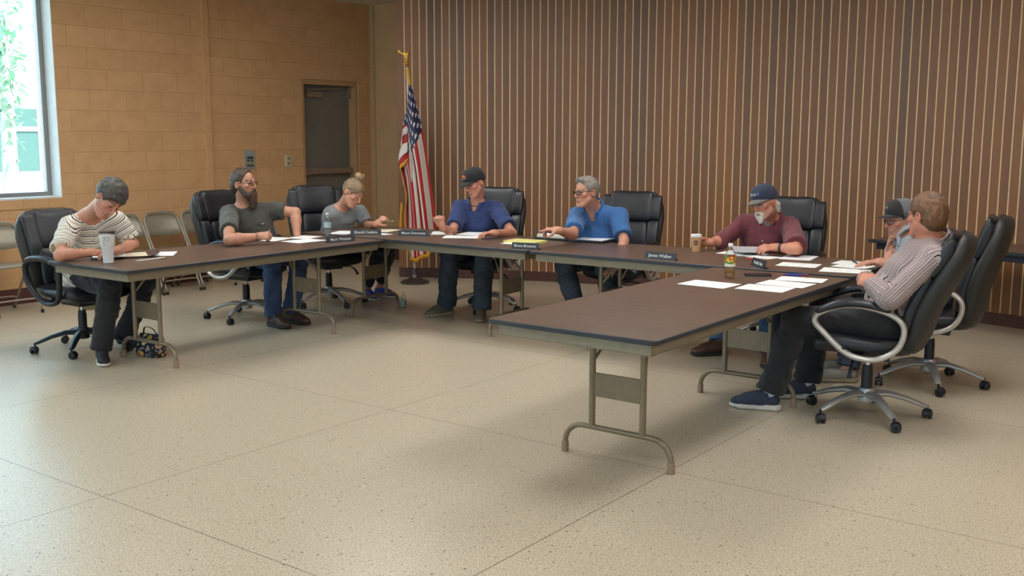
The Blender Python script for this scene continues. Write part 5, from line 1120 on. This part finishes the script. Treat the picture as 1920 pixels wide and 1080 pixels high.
        if hr.get('bun'):
            F = Field(.0042); c = hp(0, -.035, .155); F.el(c, np.array([.043, .043, .034])*hs, HB, .01); F.rc(hp(0, -.03, .115), hp(0, -.033, .14), .028*hs, .022*hs, .012); F.rc(c+hl*.03, c+hl*.045+hu*.02, .016, .012, .015); V, Q = F.solid(); Nn = vnorm(V, Q); V = V+Nn*(wob(V, 120, 9)*.005)[:, None]; part('hair_bun', (V, Q), hr.get('mat2', hr['mat']), ho)
        if hr.get('tail'):
            F = Field(.0045); F.rc(hp(0, -.085, -.03), hp(0, -.098, -.09), .034*hs, .020*hs, .02)
            for q in (-1, 1): F.rc(hp(q*.06, -.06, -.03), hp(q*.052, -.07, -.085), .026, .015, .02); 
            V, Q = F.solid(); Nn = vnorm(V, Q); V = V+Nn*(wob(V, 110, 9)*.004)[:, None]; part('long_hair', (V, Q), hr['mat'], ho)
    bd = P.get('beard')
    if bd:
        F = Field(.0045); L = bd.get('len', .05)
        if bd['kind'] == 'full':
            F.ec(hp(0, .070, -.095), hp(0, .082, -.095-L), (.052*hs, .036*hs), (.034*hs, .022*hs), hl, .03)
            for q in (-1, 1): F.rc(hp(q*.066, .008, -.03), hp(q*.052, .05, -.085), .017*hs, .026*hs, .03); F.rc(hp(q*.006, .100, -.052), hp(q*.030, .085, -.07), .0095*hs, .010*hs, .012)
            F.el(hp(0, .106, -.068), np.array([.019, .022, .0085])*hs, HB, .006, 's')
        else:
            F.ec(hp(0, .082, -.092), hp(0, .088, -.095-L), (.031*hs, .022*hs), (.020*hs, .014*hs), hl, .02)
            for q in (-1, 1): F.rc(hp(q*.006, .1005, -.050), hp(q*.030, .088, -.066), .009*hs, .009*hs, .012); F.rc(hp(q*.031, .086, -.066), hp(q*.022, .084, -.095), .009*hs, .012*hs, .012)
            F.el(hp(0, .106, -.066), np.array([.017, .022, .007])*hs, HB, .006, 's')
        V, Q = F.solid(); Nn = vnorm(V, Q); V = V+Nn*(wob(V, 150, 2)*.002+wob(V*np.array([1, 1, .3]), 260, 7)*.0016)[:, None]; part('beard', (V, Q), bd['mat'])
    cp_ = P.get('cap')
    if cp_:
        F = Field(.0044); F.el(hp(0, -.012, .040), np.array([.089, .110, .101])*hs, HB, .02); F.el(hp(0, .05, .088), np.array([.055, .045, .045])*hs, HB, .04); F.cut(hp(0, 0, .020), -hu+hf*.26, .004)
        V, Q = F.solid(); mi = None; mats = [cp_['mat']]
        if 'back' in cp_: mats = [cp_['mat'], cp_['back']]; ctr = V[Q].mean(1); yy = (ctr-hc)@hf/hs; mi = (yy < .03).astype(int)
        cap = part('cap', (V, Q), mats, mi=mi)
        mb = MB(); mb2 = []
        nb_ = 19; rows = []
        for i in range(nb_):
            f = -1+2*i/(nb_-1); th_ = f*1.12; e = 1-abs(f)**2.6; bx, by = .0835*math.sin(th_), -.012+.104*math.cos(th_); dr_ = -.012*f*f-.004; r = []
            for (o, z) in ((-.012, .0015), (0, .0015), (.5, .001), (1, 0), (1.0, -.0035), (.5, -.0025), (0, -.002), (-.012, -.002)):
                y = by+max(o, 0)*.074*e; r.append(hp(bx*(1+.02*max(o, 0)), y+(min(o, 0)), .056+z+dr_*1.6-max(o, 0)*cp_.get('dip', .020)*e)-origin)
            rows.append(r+[r[0]])
        mb.grid(rows); obj('brim', mb, cp_.get('brim', cp_['mat']), cap, smooth='all')
        sv = np.array([v.co for v in cap.data.vertices])+origin
        def on_cap(x, z, off=.0012):
            q = (sv-hc)@HB.T/hs; m = np.argmin((q[:, 0]-x)**2+(q[:, 2]-z)**2+(q[:, 1] < 0)*9); return sv[m]*1.+hf*off-origin
        for nm_, kind, args, mt in cp_.get('logo', []):
            mb = MB()
            if kind == 'dome':
                x, z, r = args; c = on_cap(x, z); ring = [on_cap(x+r*math.cos(q), z+r*math.sin(q), .0016) for q in np.linspace(0, PI, 13)]; mb.add(ring+[on_cap(x, z+r*.4, .003)], [(i, i+1, 13) for i in range(12)]+[(12, 0, 13)])
            elif kind == 'bar':
                x, z, w_, hh = args; k = 7; mb.grid([[on_cap(x+w_*(i/(k-1)-.5), z+zz, .0022) for zz in (-hh/2, hh/2)] for i in range(k)])
            elif kind == 'word':
                x, z, w_, hh, n_ = args
                for i in range(n_):
                    xx = x+w_*(i/(n_-1)-.5); t0, t1 = on_cap(xx, z+hh*.5, .002), on_cap(xx, z-hh*.5, .002); mb.tube([t0, t1], .0013, 5)
            obj(nm_, mb, mt, cap)
        mb = MB(); c = hp(0, -.012, .142); mb.sphere(c-origin, .007, 6, sc=(1, 1, .6)); obj('cap_button', mb, cp_['mat'], cap, smooth=True)
    gl = P.get('glasses')
    if gl:
        mb = MB(); gz = gl.get('z', .004); r_ = gl.get('r', .0016)
        lens = []
        for q in (-1, 1):
            ring = []
            for k in range(24):
                x, z = sup(2*PI*k/24, gl.get('sq', 3.)); ring.append(hp(q*.034+x*.0245, .1135-abs(q*.034+x*.0245)**2*6.5, gz+z*gl.get('hh', .016))-origin)
            mb.tube(ring, r_, 6, closed=True); lens.append(ring)
        mb.tube(cat([hp(-.010, .1125, gz+.004)-origin, hp(0, .118, gz+.006)-origin, hp(.010, .1125, gz+.004)-origin], 4), r_, 6); go = obj('glasses', mb, gl['mat'], body, smooth='all')
        for q in (-1, 1): mb = MB(); mb.tube(cat([hp(q*.0585, .090, gz+.006)-origin, hp(q*.080, .06, gz+.007)-origin, hp(q*.0845, .0, gz+.006)-origin, hp(q*.082, -.02, gz-.014)-origin], 4), r_*1.05, 6); obj('temple_arm', mb, gl['mat'], go, smooth='all')
        for ring in lens: mb = MB(); c = sum(ring)/24; mb.add(ring+[c+hf*.002], [(i, (i+1) % 24, 24) for i in range(24)]); obj('lens', mb, M['lens'], go, smooth='all')
    if 'watch' in P:
        sd = P['watch']; S, E, wr = arms[sd]; u = nrm(E-wr); c = wr+u*.035; F = Field(.004); F.cone(c-u*.011, c+u*.011, .0345*ra, .0355*ra, .004); F.cone(c-u*.02, c+u*.02, .027, .028, .003, 's'); wo = part('watch', F.solid(), P.get('watch_mat', M['plastic']))
    if 'band' in P:
        for sd, r_, m_, off in P['band']: S, E, wr = arms[sd]; u = nrm(E-wr); c = wr+u*off; e1 = nrm(np.cross(u, EZ+V3(.1, .2, 0))); e2_ = np.cross(u, e1); rr2 = .0275*ra+off*.14+.001; mb = MB(); mb.tube([c+(e1*math.cos(q)+e2_*math.sin(q))*rr2-origin for q in np.linspace(0, 2*PI, 25)[:-1]], r_, 6, closed=True); obj('wristband', mb, m_, body, smooth='all')
    if 'necklace' in P:
        mb = MB(); pts = []
        for q in np.linspace(0, 2*PI, 33)[:-1]: pts.append(N+a*(.004+.018*-math.cos(q)*1.)+(fwd*math.cos(q)*1.0+lc*math.sin(q))*(nk*1.06+.009+.006*max(0, math.cos(q)))-origin)
        mb.tube(pts, .0042, 6, closed=True); obj('necklace', mb, P['necklace'], body, smooth='all')
    return body, hands, arms, dict(N=N, a=a, fwd=fwd, lc=lc, hp=hp, origin=origin, shirt=shirt)
def nrm_rows(HB, q):        # ear axes turned a little outwards
    l, f, u = HB; f2 = nrm(f-l*q*.35*-1*-1); l2 = nrm(np.cross(f2, u)); return np.array([l2, f2, u])
M['skin'] = m_attr('skin', .5)
t = NT('lens'); a_ = t.n('ShaderNodeBsdfTransparent'); a_.inputs[0].default_value = (.80, .82, .84, 1); b_ = t.n('ShaderNodeBsdfGlossy'); b_.inputs['Roughness'].default_value = .05; mx = t.n('ShaderNodeMixShader'); mx.inputs[0].default_value = .08; t.l(a_.outputs[0], mx.inputs[1]); t.l(b_.outputs[0], mx.inputs[2]); t.l(mx.outputs[0], t.out.inputs[0]); M['lens'] = t.m
H_brown = m_hair('brown_hair', hexl(42, 30, 24), hexl(82, 62, 48)); H_dkgrey = m_hair('dark_grey_hair', hexl(44, 40, 38), hexl(92, 84, 78)); H_blond = m_hair('blond_hair', hexl(130, 106, 76), hexl(196, 168, 124)); H_root = m_hair('ash_hair', hexl(98, 80, 60), hexl(158, 132, 98)); H_grey = m_hair('grey_hair', hexl(96, 90, 82), hexl(160, 152, 142)); H_white = m_hair('white_hair', hexl(176, 168, 156), hexl(222, 216, 204)); H_red = m_hair('reddish_hair', hexl(72, 46, 28), hexl(128, 88, 56)); H_beard = m_hair('beard_hair', hexl(40, 28, 20), hexl(84, 58, 40)); H_dark = m_hair('dark_hair', hexl(36, 28, 24), hexl(70, 54, 44))
C_stripe = m_stripe(); C_tee = m_cloth('charcoal_tee', hexl(72, 72, 66)); C_grey = m_cloth('grey_tee', hexl(128, 132, 134)); C_navy = m_cloth('navy_shirting', hexl(44, 60, 108)); C_blue = m_cloth('blue_polo', hexl(58, 106, 164)); C_maroon = m_cloth('maroon_shirting', hexl(116, 54, 62)); C_lgrey = m_cloth('light_grey_shirting', hexl(140, 144, 150)); C_check = m_check()
C_black = m_cloth('black_trouser', hexl(32, 32, 36)); C_jean = m_denim('blue_denim', hexl(36, 50, 80), hexl(74, 96, 134)); C_djean = m_denim('dark_denim', hexl(38, 44, 52), hexl(66, 76, 88)); C_legging = m_cloth('black_legging', hexl(30, 30, 38), wr=.15); C_jean2 = m_denim('mid_denim', hexl(48, 66, 96), hexl(86, 110, 146))
S_black = plain('black_knit', hexl(34, 36, 40), .7); S_white = plain('white_sole', hexl(204, 198, 190), .6); S_boot = plain('brown_boot', hexl(84, 58, 46), .5, bump=.2); S_rub = plain('dark_rubber', hexl(48, 42, 40), .7); S_taupe = plain('taupe_suede', hexl(98, 92, 80), .8); S_tsole = plain('tan_sole', hexl(148, 132, 112), .7); S_navy = plain('navy_suede', hexl(56, 62, 80), .8); S_loaf = plain('grey_canvas', hexl(150, 144, 136), .8); S_royal = plain('royal_leather', hexl(44, 66, 150), .5)
CapB = m_cloth('black_cap', hexl(34, 34, 34), wr=.1); CapN = m_cloth('navy_cap', hexl(44, 52, 74), wr=.1); CapG = m_cloth('grey_brim', hexl(110, 108, 100), wr=.1); CapM = m_cloth('grey_mesh', hexl(104, 104, 106), wr=.1)
Orange = plain('orange_patch', hexl(224, 96, 44), .6); WhiteT = plain('white_thread', hexl(222, 218, 210), .6)
W3 = lambda p, z: V3(p[0], p[1], z)
# --- 1 woman in the striped top, writing
p1 = person(dict(label='woman with short dark grey hair in a striped top, bent over her papers', hip=(-3.20, 7.60, .575), face=(.82, -.57), neck=at(166, 400, 7.45), head=at(203, 374, 7.34), look=(.52, -.50, -.62), up=(.62, .05, .75), sl=at(226, 415, 7.60), sr=at(126, 423, 7.36),
    elbowR=flo(112, 479, .785), wristR=flo(172, 473, .785), elbowL=at(250, 458, 7.62), wristL=flo(217, 470, .80), handR=dict(d=(.8, .5, -.05), n=(-.25, .2, 1), curl=(.7, .8, .5)), handL=dict(d=(-.75, -.55, -.1), n=(.1, .2, 1), curl=(.5, .6, .4)),
    ankleR=W3(flo(190, 655, .09), .09), ankleL=W3(flo(232, 630, .09), .09), kneeR=(-2.84, 7.22, .53), kneeL=(-2.72, 7.62, .53), toeR=(.45, -.9, 0), toeL=(.85, -.5, 0), build=.98, belly=.035, armr=.98, head_scale=1.06, hand_scale=.92, neckr=.052, skin=(206, 146, 120), lid=.004,
    shirt=dict(mat=C_stripe, sleeve=.78, neck='scoop', ease=.02, hem=-.075, long=1), trousers=dict(mat=C_black, ease=.014, cuff=.056), shoes=dict(mat=S_black, sole=S_white, lace=S_rub, scale=.95), hair=dict(mat=H_dkgrey, th=.012, puff=1, line=(.096, .066, .022, -.015), low=-.05, rough=.0045, freq=70), brow=(80, 66, 58)))
# --- 2 bearded man
p2 = person(dict(label='bearded man in glasses and a charcoal tee, elbow out, looking to the flag', hip=(-2.20, 8.95, .58), face=(.70, -.71), neck=at(457, 383, 8.86), head=at(457, 345, 8.80), look=(.92, -.38, .04), up=(-.05, 0, 1), sl=at(516, 394, 8.98), sr=at(422, 400, 8.78),
    elbowR=flo(430, 450, .79), wristR=flo(483, 444, .80), elbowL=at(554, 398, 8.98), wristL=at(557, 447, 8.86), handR=dict(d=(.95, -.1, .12), n=(-.2, -.75, .6), curl=(1.2, 1.3, .8), thumb=(.5, .6)), handL=dict(d=(-.2, -.3, -.9), n=(.3, -.9, .2), curl=(.4, .5, .3)),
    ankleR=W3(flo(512, 592, .09), .09), ankleL=W3(flo(544, 586, .09), .09), kneeR=(-1.99, 8.52, .55), kneeL=(-1.80, 8.72, .55), toeR=(.75, -.65, 0), toeL=(.85, -.5, 0), build=1.06, belly=.02, armr=1.12, head_scale=1.05, skin=(200, 146, 118), neckr=.06,
    shirt=dict(mat=C_tee, sleeve=dict(L=.52, R=.70), neck='crew', ease=.016, marks=[('chest_mark', [(.10, .150), (.092, .158), (.080, .156), (.062, .145)], .0022, M['letter'])]), trousers=dict(mat=C_jean, cuff=.058), shoes=dict(mat=S_boot, sole=S_rub, top=.13), hair=dict(mat=H_brown, th=.008, line=(.062, .092, .020, -.01), back=1, low=-.075), beard=dict(kind='full', mat=H_beard, len=.09), glasses=dict(mat=M['plastic'], hh=.014), brow=(54, 38, 30), band=[('R', .0022, S_rub, .02)]))
# --- 3 woman with the bun
p3 = person(dict(label='fair woman with a hair bun in a grey tee, looking down at her hands', hip=(-1.66, 9.70, .575), face=(.72, -.70), neck=at(638, 388, 9.58), head=at(661, 362, 9.48), look=(.68, -.46, -.52), up=(.35, .05, .9), sl=at(683, 396, 9.74), sr=at(615, 405, 9.46),
    elbowR=at(612, 441, 9.55), wristR=(-1.42, 9.42, .67), elbowL=at(690, 424, 9.66), wristL=at(706, 419, 9.44), handR=dict(d=(.9, -.3, 0), n=(0, 0, 1), curl=(.4, .4, .3)), handL=dict(d=(.62, -.25, .55), n=(-.45, -.55, .55), curl=(.7, .9, .6), thumb=(.6, .7)),
    ankleR=W3(flo(688, 541, .10), .10), ankleL=W3(flo(712, 538, .10), .10), kneeR=(-1.22, 9.60, .56), kneeL=(-1.16, 9.83, .56), toeR=(.5, -.8, 0), toeL=(.85, -.45, 0), build=.90, armr=.86, head_scale=1.02, hand_scale=.9, neckr=.048, skin=(208, 152, 124), lid=.004, arm=(.27, .24),
    shirt=dict(mat=C_grey, sleeve=.72, neck='crew', ease=.018, hem=-.04), trousers=dict(mat=C_legging, ease=.006, cuff=.040, len=.86), shoes=dict(mat=S_royal, sole=S_white, lace=plain('yellow_lace', hexl(200, 170, 60), .6), accent=S_white, scale=.93), hair=dict(mat=H_root, th=.009, line=(.088, .07, .03, -.015), low=-.055, bun=1, mat2=H_blond), brow=(120, 94, 70)))
# --- 4 young man in navy
p4 = person(dict(label='young man in a navy shirt and black cap, looking down with a pen raised', hip=(-.29, 9.40, .58), face=(-.45, -.89), neck=at(894, 378, 9.26), head=at(890, 343, 9.16), look=(-.62, -.66, -.34), up=(-.15, 0, 1), sl=at(945, 392, 9.18), sr=at(848, 388, 9.32),
    elbowR=at(848, 436, 9.08), wristR=at(829, 426, 8.90), elbowL=at(961, 437, 8.96), wristL=flo(927, 437, .785), handR=dict(d=(-.15, -.25, .95), n=(.35, -.9, .1), curl=(1.3, 1.4, .9), thumb=(.25, .5)), handL=dict(d=(-.9, -.35, .02), n=(.1, .1, 1), curl=(.45, .55, .3), spread=.1),
    ankleR=W3(flo(838, 572, .09), .09), ankleL=W3(flo(903, 578, .09), .09), kneeR=(-.55, 9.02, .56), kneeL=(-.24, 8.88, .56), toeR=(-.8, -.55, 0), toeL=(-.05, -1, 0), build=.98, armr=.96, skin=(204, 142, 116), lid=.004,
    shirt=dict(mat=C_navy, sleeve=.72, neck=.12, ease=.02, collar=1, buttons=3, bmat=C_navy), trousers=dict(mat=C_djean, ease=.018, cuff=.066), shoes=dict(mat=S_taupe, sole=S_tsole, lace=S_tsole, scale=1.02), hair=dict(mat=H_dark, th=.004, line=(.06, .06, .028, -.03), low=-.07), cap=dict(mat=CapB, logo=[('cap_patch', 'dome', (0, .088, .024), Orange), ('cap_word', 'word', (0, .080, .05, .008, 8), WhiteT)]), necklace=plain('brown_cord', hexl(84, 52, 46), .6), band=[('L', .003, Orange, .012)]))
# --- 5 man in bright blue
p5 = person(dict(label='grey haired man in a bright blue shirt and black glasses, gesturing over a binder', hip=(.84, 8.74, .58), face=(-.45, -.89), neck=at(1112, 387, 8.50), head=at(1100, 361, 8.38), look=(-.84, -.54, -.04), up=(-.1, 0, 1), sl=at(1167, 405, 8.42), sr=at(1076, 404, 8.60),
    elbowR=flo(1074, 440, .82), wristR=flo(1046, 432, .88), elbowL=at(1170, 452, 8.24), wristL=at(1156, 500, 8.10), handR=dict(d=(-.9, -.2, .12), n=(.15, -.1, 1), each=((.15, .2, .1), (.9, .9, .6), (1., .9, .6), (1., .9, .6)), thumb=(.5, .5)), handL=dict(d=(-.5, -.75, -.2), n=(.3, -.2, 1), curl=(.4, .4, .3)),
    kneeR=(.42, 8.26, .56), kneeL=(.74, 8.14, .55), ankleR=(.55, 8.12, .09), ankleL=(.82, 8.0, .09), toeR=(-.4, -.9, 0), toeL=(-.3, -.95, 0), build=1.04, belly=.025, armr=1.02, skin=(206, 148, 120),
    shirt=dict(mat=C_blue, sleeve=.80, neck=.13, ease=.02, collar=1, buttons=2, bmat=S_tsole), trousers=dict(mat=C_djean, ease=.016), shoes=dict(mat=S_boot, sole=S_rub), hair=dict(mat=H_grey, th=.010, quiff=1, line=(.074, .096, .012, -.02), low=-.07), glasses=dict(mat=M['plastic'], r=.0026, hh=.0145, sq=4), brow=(120, 108, 98)))
# --- 6 old man in maroon
p6 = person(dict(label='white bearded old man in a maroon shirt and navy cap holding a cup', hip=(1.98, 8.05, .58), face=(-.45, -.89), neck=at(1445, 405, 7.82), head=at(1434, 380, 7.68), look=(-.76, -.60, -.22), up=(-.2, 0, 1), sl=at(1489, 426, 7.74), sr=at(1388, 420, 7.95),
    elbowR=at(1352, 452, 7.86), wristR=flo(1305, 471, TZ)+V3(.105, .055, .062), elbowL=flo(1494, 467, .80), wristL=flo(1456, 464, .80), handR=dict(d=(-.97, .05, -.04), n=(.0, .97, .2), curl=(.35, .75, .6), thumb=(.45, .9), spread=.05), handL=dict(d=(-.9, -.15, .02), n=(.1, -.45, .85), curl=(.5, .6, .3), thumb=(.5, .6)),
    kneeR=(1.62, 7.70, .56), kneeL=(1.92, 7.56, .55), ankleR=W3(flo(1349, 640, .1), .1), ankleL=W3(flo(1442, 655, .1), .1), toeR=(-.97, -.2, 0), toeL=(-.3, -.95, 0), build=1.04, belly=.03, armr=.98, skin=(204, 138, 110),
    shirt=dict(mat=C_maroon, sleeve=dict(R=1.2, L=.88), neck=.05, ease=.024, collar=1, buttons=3, bmat=M['white'], inner=C_grey, pockets=[(.085, .19, .10, .11), (-.085, .19, .10, .11)]), trousers=dict(mat=C_jean2, ease=.018, cuff=.062), shoes=dict(mat=S_boot, sole=S_rub, top=.15), hair=dict(mat=H_white, th=.006, line=(.02, .08, .02, -.03), low=-.07, tail=1), beard=dict(kind='goatee', mat=H_white, len=.03), cap=dict(mat=CapN, brim=CapG, logo=[('cap_word', 'word', (-.004, .092, .052, .007, 9), WhiteT), ('cap_word', 'word', (-.006, .082, .052, .007, 10), WhiteT), ('cap_mark', 'bar', (.034, .087, .010, .02), plain('blue_mark', hexl(70, 110, 180), .5))]), glasses=dict(mat=M['silver'], hh=.015), brow=(150, 130, 110), watch='L', stubble=(.35, (190, 170, 156))))
# --- 7 man with his hand on his cheek
p7 = person(dict(label='man in a grey shirt and two-tone cap resting his cheek on his hand', hip=(2.72, 6.66, .57), face=(-.85, .52), neck=at(1706, 440, 6.72), head=at(1690, 412, 6.78), look=(-.94, -.22, -.14), up=(-.1, 0, 1), sl=at(1735, 464, 6.52), sr=at(1708, 455, 6.92),
    elbowR=flo(1668, 487, .79), wristR=at(1676, 437, 6.98), elbowL=flo(1688, 499, .80), wristL=flo(1652, 492, .79), handR=dict(d=(-.02, -.12, 1), n=(-.6, .8, 0), curl=(.5, .7, .5), thumb=(.4, .4)), handL=dict(d=(-.85, .15, .0), n=(0, 0, 1), curl=(.25, .3, .2), spread=.08),
    kneeR=(2.42, 7.00, .55), kneeL=(2.34, 6.72, .55), ankleR=W3(flo(1590, 672, .1), .1), ankleL=W3(flo(1590, 688, .1), .1), toeR=(-.95, .1, 0), toeL=(-.95, .1, 0), build=1.0, skin=(198, 142, 118), tattoo='R',
    shirt=dict(mat=C_lgrey, sleeve=.5, neck=.08, ease=.02, collar=1, buttons=2, bmat=M['plastic']), trousers=dict(mat=C_djean, ease=.016, cuff=.058), shoes=dict(mat=S_loaf, sole=S_tsole, top=.085), hair=dict(mat=H_dark, th=.004, line=(.05, .06, .02, -.03), low=-.07), cap=dict(mat=CapB, back=CapM, dip=.006, logo=[('cap_mark', 'bar', (0, .098, .03, .014), plain('khaki_mark', hexl(120, 104, 70), .6))]), glasses=dict(mat=M['plastic'], r=.002, hh=.0155), brow=(60, 46, 40), stubble=(.3, (110, 86, 74))))
# --- 8 man in the checked shirt, nearest
p8 = person(dict(label='reddish haired man in a checked shirt leaning back in the nearest chair', hip=(2.13, 5.74, .575), face=(-.92, .39), neck=at(1752, 446, 5.66), head=at(1737, 405, 5.64), look=(-.50, .86, -.04), up=(.06, -.03, 1), sl=at(1752, 484, 5.46), sr=at(1716, 470, 5.86),
    elbowL=at(1668, 560, 5.42), wristL=at(1634, 532, 5.72), elbowR=at(1640, 540, 6.04), wristR=at(1620, 522, 5.84), handL=dict(d=(-.35, .85, .15), n=(-.6, -.4, .5), curl=(.8, .9, .5), thumb=(.4, .5)), handR=dict(d=(.05, -.95, -.1), n=(-.8, 0, .5), curl=(.8, .9, .5), thumb=(.4, .5)),
    kneeL=at(1492, 600, 5.88), kneeR=at(1540, 582, 6.16), ankleL=W3(flo(1443, 737, .1), .1), ankleR=W3(flo(1512, 717, .1), .1), toeL=(-.93, .34, 0), toeR=(-.95, .2, 0), build=1.06, belly=.03, armr=1.06, skin=(204, 138, 112), neckr=.06,
    shirt=dict(mat=C_check, sleeve=1.92, neck=.05, ease=.018, collar=1, buttons=0, flap=0), trousers=dict(mat=C_black, ease=.016, cuff=.064, len=.97), shoes=dict(mat=S_navy, sole=S_white, lace=S_navy, scale=1.04), sock=plain('white_sock', hexl(214, 212, 214), .9), hair=dict(mat=H_red, th=.011, back=1, line=(.09, .08, .028, -.012), low=-.082, rough=.002), glasses=dict(mat=M['plastic'], hh=.015), brow=(120, 84, 56)))
# ---- things held in hands
def held_pen(P, sd, off, d, label, mats, L=.14):
    wr, dd, nb, s = P[1][sd]; c = wr+dd*off[0]+nb*off[1]+s*off[2]; d = nrm(d); pen(c-d*L*.5, c+d*L*.5, label, mats, .0048)
held_pen(p2, 'R', (.085, -.02, .02), (-.2, .35, -.9), 'thin pen upright in the bearded man\'s fist', ('silver', 'plastic'))
held_pen(p3, 'L', (.1, -.022, .03), (-.97, .15, .12), 'clear pen held by the woman with the bun', (mcl, 'silver'), .15)
held_pen(p4, 'R', (.08, -.022, .01), (.25, .1, -.95), 'black pen upright in the navy shirted man\'s raised fist', ('plastic', 'plastic'))
held_pen(p5, 'R', (.09, -.022, .01), (-.97, -.1, .1), 'blue pen in the gesturing hand of the man in bright blue', (bpy.data.materials['blue_plastic'], bpy.data.materials['blue_plastic']))
